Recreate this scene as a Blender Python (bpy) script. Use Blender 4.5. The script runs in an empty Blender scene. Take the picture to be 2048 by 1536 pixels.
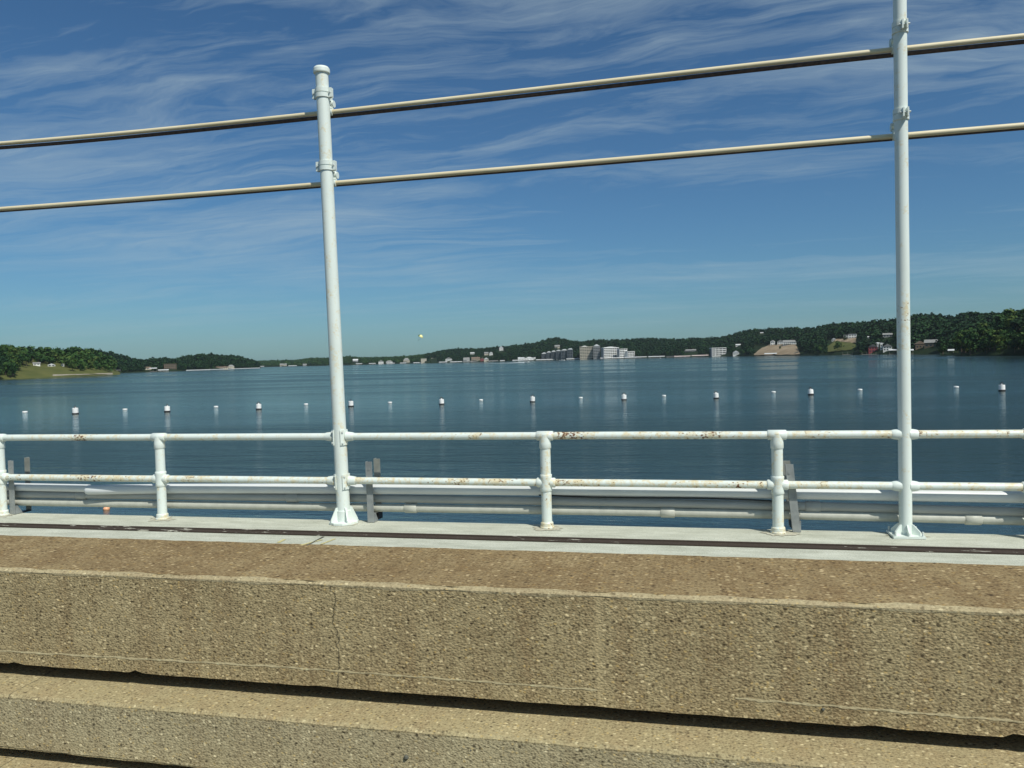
import bpy, math, random
import numpy as np
from mathutils import Vector, Matrix

random.seed(7)
rng = np.random.default_rng(11)
S = bpy.context.scene
COL = S.collection
R = math.radians

# ------------------------------------------------------------------ camera
EYE = 6.5                                   # eye height above the lake (z = 0 is the water)
FPX, W, H = 1538.0, 2048.0, 1536.0          # focal length in photograph pixels
HY0, HSL = 717.6, 0.0263                    # level line of the lake in the photograph
YAW = R(12.7)
PIT = -math.atan((H / 2 - HY0) / FPX)
ROL = math.atan(HSL)
_f0 = Vector((-math.sin(YAW), math.cos(YAW), 0))
_r0 = Vector((math.cos(YAW), math.sin(YAW), 0))
_u0 = Vector((0, 0, 1))
FWD = _f0 * math.cos(PIT) + _u0 * math.sin(PIT)
_u1 = _u0 * math.cos(PIT) - _f0 * math.sin(PIT)
UPV = _u1 * math.cos(ROL) + _r0 * math.sin(ROL)
RGT = _r0 * math.cos(ROL) - _u1 * math.sin(ROL)
CAM = Vector((0, 0, EYE))
cd = bpy.data.cameras.new("camera")
cd.sensor_width = 36.0
cd.lens = 36.0 * FPX / W
cd.clip_start, cd.clip_end = 0.1, 30000.0
co = bpy.data.objects.new("camera", cd)
COL.objects.link(co)
M4 = Matrix((RGT, UPV, -FWD)).transposed().to_4x4()
M4.translation = CAM
co.matrix_world = M4
S.camera = co
S.view_settings.view_transform = 'Standard'
S.view_settings.look = 'None'
S.view_settings.exposure = 0.0
S.view_settings.gamma = 1.0

# ------------------------------------------------------------------ sun and sky
SUN = Vector((1.14, -1.0, 1.9)).normalized()          # towards the sun
sl = bpy.data.lights.new("sun", 'SUN')
sl.energy = 4.3
sl.angle = R(0.53)
sl.color = (1.0, 0.975, 0.88)
so = bpy.data.objects.new("sun", sl)
COL.objects.link(so)
so.location = (30, -30, 60)
so.rotation_euler = SUN.to_track_quat('Z', 'Y').to_euler()


class NT:
    """small helper for node trees"""
    def __init__(self, tree):
        self.t = tree
        tree.nodes.clear()

    def n(self, typ, **kw):
        nd = self.t.nodes.new(typ)
        ins = kw.pop('ins', {})
        for k, v in kw.items():
            setattr(nd, k, v)
        for k, v in ins.items():
            self.put(nd.inputs[k], v)
        return nd

    def put(self, sock, v):
        if isinstance(v, bpy.types.NodeSocket):
            self.t.links.new(v, sock)
        elif isinstance(v, bpy.types.Node):
            self.t.links.new(v.outputs[0], sock)
        else:
            if sock.type == 'RGBA' and len(v) == 3:
                v = (*v, 1)
            sock.default_value = v

    def math(self, op, a, b=None, c=None, clamp=False):
        nd = self.t.nodes.new('ShaderNodeMath')
        nd.operation = op
        nd.use_clamp = clamp
        for i, v in enumerate((a, b, c)):
            if v is not None:
                self.put(nd.inputs[i], v)
        return nd.outputs[0]

    def mix(self, f, a, b, blend='MIX'):
        nd = self.t.nodes.new('ShaderNodeMix')
        nd.data_type = 'RGBA'
        nd.blend_type = blend
        self.put(nd.inputs['Factor'], f)
        self.put(nd.inputs[6], a)
        self.put(nd.inputs[7], b)
        return nd.outputs[2]

    def ramp(self, f, pts, interp='LINEAR'):
        nd = self.t.nodes.new('ShaderNodeValToRGB')
        nd.color_ramp.interpolation = interp
        e = nd.color_ramp.elements
        while len(e) < len(pts):
            e.new(0.5)
        for i, (p, c) in enumerate(pts):
            e[i].position = p
            e[i].color = (c, c, c, 1) if isinstance(c, (int, float)) else (*c, 1)
        self.put(nd.inputs[0], f)
        return nd.outputs[0]

    def noise(self, vec, scale, detail=4.0, rough=0.55, dist=0.0):
        return self.n('ShaderNodeTexNoise', ins={'Vector': vec, 'Scale': scale, 'Detail': detail,
                                                'Roughness': rough, 'Distortion': dist}).outputs[0]

    def mapv(self, vec, loc=(0, 0, 0), rot=(0, 0, 0), sc=(1, 1, 1)):
        return self.n('ShaderNodeMapping', ins={'Vector': vec, 'Location': loc, 'Rotation': rot, 'Scale': sc}).outputs[0]


wd = bpy.data.worlds.new("World")
S.world = wd
wd.use_nodes = True
N = NT(wd.node_tree)
sky = N.n('ShaderNodeTexSky', sky_type='NISHITA', sun_disc=False, sun_elevation=math.asin(SUN.z),
          sun_rotation=math.atan2(SUN.x, SUN.y), altitude=200.0, air_density=1.0, dust_density=0.6, ozone_density=2.0)
geo = N.n('ShaderNodeTexCoord').outputs['Generated']
sep = N.n('ShaderNodeSeparateXYZ', ins={0: geo})
zc = N.math('MAXIMUM', sep.outputs[2], 0.03)
px = N.math('DIVIDE', sep.outputs[0], N.math('ADD', zc, 0.06))
py = N.math('DIVIDE', sep.outputs[1], N.math('ADD', zc, 0.06))
pl = N.n('ShaderNodeCombineXYZ', ins={0: px, 1: py, 2: 0.0}).outputs[0]
# cirrus: streaks drawn out along the wind, broken up by broad patches
warp = N.n('ShaderNodeTexNoise', ins={'Vector': N.mapv(pl, sc=(0.35, 0.35, 1)), 'Scale': 1.6, 'Detail': 5.0}).outputs[1]
wv = N.n('ShaderNodeVectorMath', operation='SCALE', ins={0: warp, 'Scale': 1.3}).outputs[0]
pw = N.n('ShaderNodeVectorMath', operation='ADD', ins={0: pl, 1: wv}).outputs[0]
st1 = N.noise(N.mapv(pw, rot=(0, 0, R(-14)), sc=(0.5, 2.0, 1)), 1.0, 9, 0.64, 0.7)
st2 = N.noise(N.mapv(pw, loc=(4, 7, 0), rot=(0, 0, R(-24)), sc=(1.3, 5.5, 1)), 1.0, 7, 0.66, 0.8)
big = N.noise(N.mapv(pl, loc=(1.7, 0.4, 0), rot=(0, 0, R(-10)), sc=(0.30, 0.7, 1)), 1.0, 3, 0.5)
dens = N.math('ADD', N.math('MULTIPLY', st1, 0.54), N.math('MULTIPLY', st2, 0.46))
dens = N.math('ADD', dens, N.math('MULTIPLY', N.math('SUBTRACT', big, 0.5), 0.75))
hi = N.ramp(sep.outputs[2], [(0.0, 0.0), (0.07, 0.35), (0.14, 0.55), (0.22, 0.70), (0.30, 0.95), (0.4, 1.0)])
dens = N.math('MULTIPLY', N.ramp(dens, [(0.445, 0.0), (0.58, 0.45), (0.72, 1.0)]), hi)
dens = N.math('MULTIPLY', dens, 0.68)
tint = N.mix(1.0, sky.outputs[0], (0.46, 0.77, 0.98), 'MULTIPLY')
cl = N.mix(dens, tint, (5.6, 7.0, 7.6))
bg = N.n('ShaderNodeBackground', ins={0: cl, 1: 0.076})
N.n('ShaderNodeOutputWorld', ins={0: bg.outputs[0]})


# ------------------------------------------------------------------ rays through photograph positions, used to survey the place
def ray(x, y):
    return FWD * FPX + RGT * (x - W / 2) - UPV * (y - H / 2)


def at(x, y, Y):                     # point on the vertical plane at distance Y out from the road
    d = ray(x, y)
    return CAM + d * (Y / d.y)


def onz(x, y, z):                    # point on the level plane z
    d = ray(x, y)
    return CAM + d * ((z - EYE) / d.z)


def slope(x, y):
    d = ray(x, y)
    return d.z / math.hypot(d.x, d.y)


def hdir(x):
    d = ray(x, HY0 - HSL * (x - W / 2))
    return Vector((d.x, d.y, 0)).normalized()


def proj(p):
    v = Vector(p) - CAM
    z = v.dot(FWD)
    return W / 2 + FPX * v.dot(RGT) / z, H / 2 - FPX * v.dot(UPV) / z, z


# ------------------------------------------------------------------ mesh builder
class MB:
    def __init__(self):
        self.v, self.f, self.s = [], [], []

    def add(self, vs, fs, smooth=False):
        b = len(self.v)
        self.v += [tuple(q) for q in vs]
        self.f += [tuple(b + i for i in f) for f in fs]
        self.s += [smooth] * len(fs)

    def box(self, x0, x1, y0, y1, z0, z1, rz=0.0, c=None):
        vs = [Vector((x, y, z)) for z in (z0, z1) for y in (y0, y1) for x in (x0, x1)]
        if rz:
            m = Matrix.Rotation(rz, 3, 'Z')
            c = Vector(c) if c else Vector(((x0 + x1) / 2, (y0 + y1) / 2, 0))
            vs = [c + m @ (q - c) for q in vs]
        self.add(vs, [(0, 2, 3, 1), (4, 5, 7, 6), (0, 1, 5, 4), (2, 6, 7, 3), (0, 4, 6, 2), (1, 3, 7, 5)])
        return self

    def tube(self, pts, r, n=16, caps=True):
        pts = [Vector(p) for p in pts]
        rs = r if isinstance(r, (list, tuple)) else [r] * len(pts)
        rings = []
        for i, p in enumerate(pts):
            a = pts[max(i - 1, 0)]
            b = pts[min(i + 1, len(pts) - 1)]
            d = (b - a).normalized()
            u = d.orthogonal() if abs(d.z) > 0.95 else d.cross(Vector((0, 0, 1)))
            u.normalize()
            w = d.cross(u)
            rings.append([p + (u * math.cos(2 * math.pi * k / n) + w * math.sin(2 * math.pi * k / n)) * rs[i] for k in range(n)])
        vs = [q for g in rings for q in g]
        fs = [(i * n + k, i * n + (k + 1) % n, (i + 1) * n + (k + 1) % n, (i + 1) * n + k)
              for i in range(len(pts) - 1) for k in range(n)]
        self.add(vs, fs, True)
        if caps:
            self.add(rings[0], [tuple(range(n))[::-1]])
            self.add(rings[-1], [tuple(range(n))])
        return self

    def lathe(self, c, prof, n=24, smooth=True):     # prof: (radius, height) from bottom to top about a vertical axis
        c = Vector(c)
        for (r0, z0), (r1, z1) in zip(prof[:-1], prof[1:]):
            a = [c + Vector((r0 * math.cos(2 * math.pi * k / n), r0 * math.sin(2 * math.pi * k / n), z0)) for k in range(n)]
            b = [c + Vector((r1 * math.cos(2 * math.pi * k / n), r1 * math.sin(2 * math.pi * k / n), z1)) for k in range(n)]
            self.add(a + b, [(k, (k + 1) % n, n + (k + 1) % n, n + k) for k in range(n)], smooth)
        for (r, z), up in ((prof[0], 0), (prof[-1], 1)):
            if r > 1e-4:
                a = [c + Vector((r * math.cos(2 * math.pi * k / n), r * math.sin(2 * math.pi * k / n), z)) for k in range(n)]
                self.add(a, [tuple(range(n)) if up else tuple(range(n))[::-1]])
        return self

    def prism(self, poly, axis, a, b):               # poly of 2-D points extruded along an axis
        def P(p, t):
            return {'x': (t, p[0], p[1]), 'y': (p[0], t, p[1]), 'z': (p[0], p[1], t)}[axis]
        n = len(poly)
        vs = [P(p, a) for p in poly] + [P(p, b) for p in poly]
        self.add(vs, [(i, (i + 1) % n, n + (i + 1) % n, n + i) for i in range(n)] + [tuple(range(n))[::-1], tuple(range(n, 2 * n))])
        return self

    def build(self, name, m, parent=None, fix=True):
        me = bpy.data.meshes.new(name)
        off = Vector(parent['_o']) if parent is not None and '_o' in parent else Vector((0, 0, 0))
        me.from_pydata([tuple(Vector(q) - off) for q in self.v], [], self.f)
        me.polygons.foreach_set('use_smooth', self.s)
        if fix:
            import bmesh
            bm = bmesh.new()
            bm.from_mesh(me)
            bmesh.ops.recalc_face_normals(bm, faces=bm.faces)
            bm.to_mesh(me)
            bm.free()
        me.materials.append(m)
        o = bpy.data.objects.new(name, me)
        COL.objects.link(o)
        if parent is not None:
            o.parent = parent
            if '_o' in parent:
                o['_o'] = list(parent['_o'])
        return o


def thing(name, loc, label, cat, group=None):
    o = bpy.data.objects.new(name, None)
    o.empty_display_size = 0.3
    o.location = loc
    o['_o'] = [float(q) for q in loc]
    COL.objects.link(o)
    return tag(o, label, cat, group)


def tag(o, label, cat, group=None):
    o['label'], o['category'] = label, cat
    if group:
        o['group'] = group
    return o


def kind(o, k):
    o['kind'] = k
    return o


def dup(root, loc, label=None, group=None, rz=None, sc=None):
    def cp(o, par):
        c = o.copy()
        COL.objects.link(c)
        if par is not None:
            c.parent = par
        for ch in kids.get(o.name, []):
            cp(ch, c)
        return c
    kids = {}
    stack = [root]
    while stack:
        q = stack.pop()
        kids[q.name] = list(q.children)
        stack += kids[q.name]
    r = cp(root, None)
    r.location = loc
    if rz is not None:
        r.rotation_euler.z = rz
    if sc is not None:
        r.scale = (sc[0], sc[0], sc[1])
    if label:
        r['label'] = label
    if group:
        r['group'] = group
    return r


# ------------------------------------------------------------------ materials
MATS = {}


def mat(name, col=(0.5, 0.5, 0.5), rough=0.6, metal=0.0, spec=0.5):
    if name in MATS:
        return MATS[name]
    m = bpy.data.materials.new(name)
    m.use_nodes = True
    T = NT(m.node_tree)
    b = T.n('ShaderNodeBsdfPrincipled', ins={'Base Color': col, 'Roughness': rough, 'Metallic': metal, 'Specular IOR Level': spec})
    T.n('ShaderNodeOutputMaterial', ins={0: b.outputs[0]})
    m['b'] = b.name
    MATS[name] = m
    return m


def start(name):
    m = bpy.data.materials.new(name)
    m.use_nodes = True
    T = NT(m.node_tree)
    b = T.n('ShaderNodeBsdfPrincipled')
    T.n('ShaderNodeOutputMaterial', ins={0: b.outputs[0]})
    pos = T.n('ShaderNodeNewGeometry').outputs['Position']
    return m, T, b, pos


def bump(T, b, h, strength, dist):
    bn = T.n('ShaderNodeBump', ins={'Height': h, 'Strength': strength, 'Distance': dist})
    T.put(b.inputs['Normal'], bn.outputs[0])


def paint(name, amount, base=(0.71, 0.77, 0.72), spot_x=None):
    """white pipe paint, chipped to rust in places (amount moves the threshold)"""
    m, T, b, pos = start(name)
    big = T.noise(pos, 2.1, 3, 0.55)
    n1 = T.noise(T.mapv(pos, sc=(0.7, 1, 1)), 58, 4, 0.62)
    n2 = T.noise(T.mapv(pos, loc=(3, 1, 2), sc=(1.0, 1, 0.6)), 17, 4, 0.6)
    amt = T.math('MULTIPLY', T.math('SUBTRACT', big, 0.5), 0.75)
    if spot_x is not None:
        sxx = T.n('ShaderNodeSeparateXYZ', ins={0: pos}).outputs[0]
        for cx, rw, k in spot_x:
            dd = T.math('ABSOLUTE', T.math('SUBTRACT', sxx, cx))
            amt = T.math('ADD', amt, T.math('MULTIPLY', T.ramp(dd, [(rw * 0.5, 1.0), (rw, 0.0)]), k))
    v = T.math('ADD', n1, amt)
    core = T.ramp(v, [(0.775 - amount, 0.0), (0.80 - amount, 1.0)])
    v2 = T.math('ADD', T.math('MULTIPLY', n2, 0.65), T.math('MULTIPLY', v, 0.45))
    halo = T.ramp(v2, [(0.60 - amount, 0.0), (0.76 - amount, 0.8)])
    dirt = T.noise(T.mapv(pos, sc=(1, 1, 0.35)), 5, 4, 0.6)
    c = T.mix(T.math('MULTIPLY', T.ramp(dirt, [(0.45, 0.0), (0.75, 1.0)]), 0.22), base, (0.48, 0.52, 0.46))
    c = T.mix(halo, c, (0.66, 0.54, 0.30))
    rust = T.mix(T.noise(pos, 60, 2), (0.05, 0.022, 0.012), (0.24, 0.10, 0.045))
    c = T.mix(core, c, rust)
    T.put(b.inputs['Base Color'], c)
    T.put(b.inputs['Roughness'], T.mix(core, (0.42,) * 3, (0.9,) * 3))
    bump(T, b, T.math('SUBTRACT', T.math('MULTIPLY', n2, 0.3), core), 0.5, 0.002)
    return m


M_rail = paint("white_pipe_paint", 0.05)
M_railr = paint("white_pipe_paint_rusty", 0.10)
M_railh = paint("white_pipe_paint_rust_patch", 0.075, spot_x=[(at(1168, 873, 6.5).x, 0.30, 0.11), (at(1465, 872, 6.5).x, 0.18, 0.10)])
M_post = paint("white_post_paint", 0.025)
M_flange = paint("white_flange_paint_rusty", 0.14)
M_poleL = paint("white_pole_paint_stained", 0.02)
M_pole = paint("white_pole_paint", -0.015)


def concrete(name, pale, mid, dark, brown, brown_amt, stone=62.0, contrast=1.0, crack=None, pale_streak=None):
    """exposed-aggregate concrete: pebbles of many tones in weathered paste"""
    m, T, b, pos = start(name)
    wob = T.n('ShaderNodeTexNoise', ins={'Vector': pos, 'Scale': 40.0, 'Detail': 2.0}).outputs[1]
    p2 = T.n('ShaderNodeVectorMath', operation='ADD', ins={0: pos, 1: T.n('ShaderNodeVectorMath', operation='SCALE', ins={0: wob, 'Scale': 0.014}).outputs[0]}).outputs[0]
    vo = T.n('ShaderNodeTexVoronoi', ins={'Vector': T.mapv(p2, sc=(0.72, 1, 1.1)), 'Scale': stone, 'Randomness': 1.0})
    cell = T.n('ShaderNodeSeparateColor', ins={0: vo.outputs['Color']}).outputs[0]
    vo2 = T.n('ShaderNodeTexVoronoi', ins={'Vector': p2, 'Scale': stone * 0.45, 'Randomness': 1.0})
    cell2 = T.n('ShaderNodeSeparateColor', ins={0: vo2.outputs['Color']}).outputs[1]
    fine = T.noise(T.mapv(pos, sc=(0.7, 1, 1.1)), 75, 5, 0.75)
    patch = T.noise(T.mapv(pos, sc=(0.7, 1, 1.4)), 1.9, 5, 0.6)
    streak = T.noise(T.mapv(pos, sc=(2.2, 1, 0.25)), 2.4, 4, 0.6)
    paste = T.mix(T.ramp(patch, [(0.35, 0.0), (0.68, 1.0)]), mid, pale)
    c = T.mix(T.math('MULTIPLY', T.ramp(streak, [(0.42, 0.0), (0.68, 1.0)]), brown_amt), paste, brown)
    st = T.ramp(cell, [(0.0, mid), (0.35, mid), (0.8, pale)])
    c = T.mix(0.36, c, st)

    def specks(scale, off, r0, r1, frac, k, col):
        v_ = T.n('ShaderNodeTexVoronoi', ins={'Vector': T.mapv(p2, loc=off, sc=(0.78, 1, 1.1)), 'Scale': scale, 'Randomness': 1.0})
        pick = T.ramp(T.n('ShaderNodeSeparateColor', ins={0: v_.outputs['Color']}).outputs[0], [(frac, 1.0), (frac + 0.02, 0.0)])
        near = T.ramp(v_.outputs['Distance'], [(r0, 1.0), (r1, 0.0)])
        f_ = T.math('MULTIPLY', T.math('MULTIPLY', pick, near), k * min(1.0, contrast))
        return T.mix(f_, c, col)
    bright = tuple(min(0.85, q * 1.55 + 0.03) for q in pale)
    c = specks(stone * 0.9, (3, 1, 7), 0.25, 0.55, 0.48, 0.70, dark)
    c = specks(stone * 0.75, (9, 4, 2), 0.22, 0.50, 0.34, 0.75, pale)
    c = specks(stone * 0.48, (1, 8, 5), 0.17, 0.38, 0.24, 0.9, bright)
    c = specks(stone * 0.42, (6, 2, 9), 0.14, 0.36, 0.20, 0.9, tuple(q * 0.5 for q in dark))
    c = specks(stone * 0.62, (2, 7, 3), 0.18, 0.42, 0.13, 0.7, (pale[0] * 1.25, pale[1] * 1.08, pale[2] * 0.75))
    c = T.mix(T.math('MULTIPLY', T.ramp(fine, [(0.28, 1.0), (0.48, 0.0)]), 0.75 * contrast), c, tuple(q * 0.5 for q in dark))
    c = T.mix(T.math('MULTIPLY', T.ramp(fine, [(0.55, 0.0), (0.75, 1.0)]), 0.6 * contrast), c, bright)
    sx = T.n('ShaderNodeSeparateXYZ', ins={0: pos})
    if crack is not None:
        wig = T.math('MULTIPLY', T.math('SUBTRACT', T.noise(T.mapv(pos, sc=(0.2, 0.2, 1)), 6.0, 5, 0.65), 0.5), 0.16)
        for cx, wd_ in crack:
            dd = T.math('ABSOLUTE', T.math('SUBTRACT', T.math('ADD', sx.outputs[0], wig), cx))
            c = T.mix(T.math('MULTIPLY', T.ramp(dd, [(wd_ * 0.4, 1.0), (wd_, 0.0)]), 0.8), c, (0.03, 0.028, 0.02))
    if pale_streak is not None:
        wig = T.math('MULTIPLY', T.math('SUBTRACT', T.noise(pos, 9.0, 4, 0.6), 0.5), 0.08)
        dd = T.math('ABSOLUTE', T.math('SUBTRACT', T.math('ADD', sx.outputs[0], wig), pale_streak[0]))
        c = T.mix(T.math('MULTIPLY', T.ramp(dd, [(0.0, 1.0), (pale_streak[1], 0.0)]), 0.5), c, tuple(min(0.8, q * 1.25) for q in pale))
    T.put(b.inputs['Base Color'], c)
    T.put(b.inputs['Roughness'], 0.92)
    T.put(b.inputs['Specular IOR Level'], 0.2)
    hh = T.math('ADD', T.math('MULTIPLY', vo.outputs['Distance'], -1.0), T.math('MULTIPLY', fine, 0.35))
    bump(T, b, hh, 0.55 * contrast, 0.007)
    return m


CRX = at(678, 1280, 4.77).x
CR2 = at(28, 1440, 4.5).x
PSX = at(1199, 1330, 4.725).x
M_face = concrete("aggregate_concrete_face", (0.47, 0.375, 0.205), (0.325, 0.25, 0.132), (0.085, 0.06, 0.03), (0.24, 0.158, 0.078), 0.85, stone=70, contrast=1.1, crack=[(CRX, 0.006)], pale_streak=(PSX, 0.03))
M_top = concrete("aggregate_concrete_top", (0.33, 0.25, 0.13), (0.215, 0.15, 0.072), (0.085, 0.052, 0.025), (0.165, 0.10, 0.043), 0.85, stone=56, contrast=1.1)
M_step = concrete("weathered_concrete_step", (0.42, 0.355, 0.20), (0.335, 0.275, 0.15), (0.13, 0.098, 0.055), (0.30, 0.21, 0.112), 0.6, stone=74, contrast=0.95, crack=[(CR2, 0.005)])
M_low = concrete("weathered_concrete_low", (0.50, 0.425, 0.255), (0.385, 0.32, 0.185), (0.11, 0.085, 0.048), (0.28, 0.205, 0.115), 0.6, stone=74, contrast=1.0)
M_fin = concrete("pale_formwork_fin", (0.62, 0.52, 0.31), (0.52, 0.43, 0.25), (0.30, 0.24, 0.14), (0.45, 0.35, 0.2), 0.3, stone=70, contrast=0.4)
M_paste = concrete("pale_mortar_edge", (0.44, 0.37, 0.22), (0.35, 0.285, 0.165), (0.15, 0.11, 0.06), (0.27, 0.19, 0.11), 0.6, stone=70, contrast=0.8)


def slab_mat():
    m, T, b, pos = start("pale_ledge_concrete")
    n1 = T.noise(T.mapv(pos, sc=(0.6, 2.0, 1)), 4.2, 8, 0.72)
    n2 = T.noise(pos, 130, 3, 0.6)
    n3 = T.noise(T.mapv(pos, sc=(1, 1, 1)), 26, 4, 0.6)
    c = T.mix(T.ramp(n1, [(0.3, 0.0), (0.7, 1.0)]), (0.36, 0.37, 0.29), (0.60, 0.61, 0.51))
    c = T.mix(T.math('MULTIPLY', T.ramp(n2, [(0.3, 1.0), (0.48, 0.0)]), 0.55), c, (0.2, 0.2, 0.16))
    c = T.mix(T.math('MULTIPLY', T.ramp(n2, [(0.55, 0.0), (0.7, 1.0)]), 0.4), c, (0.72, 0.72, 0.64))
    c = T.mix(T.math('MULTIPLY', T.ramp(n3, [(0.62, 0.0), (0.72, 1.0)]), 0.35), c, (0.30, 0.24, 0.16))
    T.put(b.inputs['Base Color'], c)
    T.put(b.inputs['Roughness'], 0.9)
    bump(T, b, n2, 0.35, 0.006)
    return m


M_slab = slab_mat()


def strip_mat():
    m, T, b, pos = start("brown_steel_with_paint_flecks")
    n1 = T.noise(T.mapv(pos, sc=(0.45, 2, 2)), 14, 5, 0.65)
    n2 = T.noise(pos, 50, 3)
    big = T.noise(T.mapv(pos, sc=(0.5, 0.5, 0.5)), 1.3, 2)
    v = T.math('ADD', n1, T.math('MULTIPLY', T.math('SUBTRACT', big, 0.5), 0.5))
    c = T.mix(n2, (0.026, 0.017, 0.011), (0.062, 0.041, 0.027))
    c = T.mix(T.ramp(v, [(0.615, 0.0), (0.64, 1.0)]), c, (0.48, 0.46, 0.38))
    T.put(b.inputs['Base Color'], c)
    T.put(b.inputs['Roughness'], 0.75)
    return m


M_strip = strip_mat()


def tonal(name, a, c, scale, rough, metal=0.0, stretch=(1, 1, 1), bmp=0.0, spec=0.5):
    m, T, b, pos = start(name)
    n = T.noise(T.mapv(pos, sc=stretch), scale, 5, 0.62)
    T.put(b.inputs['Base Color'], T.mix(T.ramp(n, [(0.32, 0.0), (0.68, 1.0)]), a, c))
    T.put(b.inputs['Roughness'], rough)
    T.put(b.inputs['Metallic'], metal)
    T.put(b.inputs['Specular IOR Level'], spec)
    if bmp:
        bump(T, b, n, 0.5, bmp)
    MATS[name] = m
    return m


M_tan = tonal("tan_cable_sheath", (0.64, 0.545, 0.345), (0.74, 0.65, 0.45), 3.0, 0.55, stretch=(1, 8, 8))
M_brown = tonal("brown_cable_and_shade_strip", (0.045, 0.028, 0.02), (0.11, 0.065, 0.045), 30, 0.7)
M_galv = tonal("galvanised_steel", (0.24, 0.255, 0.255), (0.36, 0.375, 0.365), 14, 0.5, 0.35, bmp=0.001)
M_galvd = tonal("dull_grey_steel", (0.20, 0.205, 0.18), (0.30, 0.30, 0.26), 14, 0.6, 0.2)
M_pvcw = tonal("white_plastic_pipe", (0.60, 0.62, 0.62), (0.70, 0.72, 0.72), 2.0, 0.35, stretch=(1, 4, 4))
M_pvcg = tonal("grey_plastic_conduit", (0.33, 0.335, 0.31), (0.42, 0.42, 0.39), 3.0, 0.5, stretch=(1, 6, 6))
M_pvcb = tonal("beige_plastic_conduit", (0.40, 0.40, 0.345), (0.50, 0.50, 0.43), 4.0, 0.5, stretch=(3, 3, 3))
M_black = mat("black_rubber", (0.012, 0.012, 0.013), 0.55)
M_bolt = tonal("painted_bolt", (0.45, 0.48, 0.46), (0.68, 0.73, 0.70), 60, 0.5)
M_asph = tonal("asphalt", (0.04, 0.04, 0.042), (0.07, 0.07, 0.068), 60, 0.9, bmp=0.004)
M_yel = tonal("faded_yellow_paint", (0.50, 0.43, 0.16), (0.60, 0.55, 0.30), 40, 0.8)
M_stain = mat("dark_grime", (0.10, 0.10, 0.08), 0.9)

# ------------------------------------------------------------------ water
m = bpy.data.materials.new("lake_water")
m.use_nodes = True
T = NT(m.node_tree)
pos = T.n('ShaderNodeNewGeometry').outputs['Position']
w1 = T.noise(T.mapv(pos, rot=(0, 0, R(-8)), sc=(0.35, 1.0, 1)), 1.15, 5, 0.6, 0.3)
w2 = T.noise(T.mapv(pos, rot=(0, 0, R(20)), sc=(0.55, 1.0, 1)), 4.2, 4, 0.6)
# wind-ruffled water and smooth slicks lie in long bands
bands = T.noise(T.mapv(pos, loc=(40, 3, 0), rot=(0, 0, -YAW), sc=(0.0026, 0.011, 1)), 1.0, 4, 0.55, 0.8)
bandf = T.ramp(bands, [(0.40, 0.0), (0.5, 0.45), (0.58, 1.0)])
w3 = T.noise(T.mapv(pos, rot=(0, 0, R(-4)), sc=(0.22, 1.0, 1)), 0.42, 3, 0.5, 0.4)
hgt = T.math('ADD', T.math('ADD', w1, T.math('MULTIPLY', w2, 0.4)), T.math('MULTIPLY', w3, 2.2))
bn = T.n('ShaderNodeBump', ins={'Height': hgt, 'Strength': T.math('ADD', 0.26, T.math('MULTIPLY', bandf, 0.30)), 'Distance': 0.20}).outputs[0]
fr = T.n('ShaderNodeFresnel', ins={'IOR': 1.333, 'Normal': bn}).outputs[0]
# ruffled water never turns fully mirror-like at a low angle: its wave faces tip towards the eye
fac = T.math('MINIMUM', 0.8, T.math('MULTIPLY', fr, T.math('SUBTRACT', 1.0, T.math('MULTIPLY', bandf, 0.42))))
gl = T.n('ShaderNodeBsdfGlossy', ins={'Color': (0.94, 1.0, 0.96), 'Roughness': T.math('ADD', 0.05, T.math('MULTIPLY', bandf, 0.08)), 'Normal': bn})
df = T.n('ShaderNodeBsdfDiffuse', ins={'Color': (0.016, 0.032, 0.035)})
mx = T.n('ShaderNodeMixShader', ins={0: fac, 1: df.outputs[0], 2: gl.outputs[0]})
T.n('ShaderNodeOutputMaterial', ins={0: mx.outputs[0]})
M_water = m

mb = MB()
mb.add([(-9000, 5.0, 0), (9000, 5.0, 0), (9000, 12000, 0), (-9000, 12000, 0)], [(0, 1, 2, 3)])
kind(mb.build('lake_water', M_water), 'structure')

# ------------------------------------------------------------------ dam wall: ledge, stepped parapet, road
YR = 6.5                                       # railing line
ZL = EYE - 1.467                               # ledge top
X0, X1 = -30.0, 26.0
D1, D2, D3 = 4.725, 4.458, 4.15
hz1 = EYE - 2.188                              # underside of the upper block
zs1 = EYE - 2.291                               # first step
hz2 = EYE - 2.678
zs2 = EYE - 2.766                              # second step
YB = 5.665                     # where pale ledge meets brown top
YE = 6.64                     # outer edge of ledge
YS0, YS1 = 5.985, 6.10


def rag(x, seed, amp):
    return amp * (math.sin(x * 7.1 + seed) * 0.4 + math.sin(x * 19.7 + seed * 2.3) * 0.35 + math.sin(x * 43.3 + seed * 1.7) * 0.25)


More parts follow.
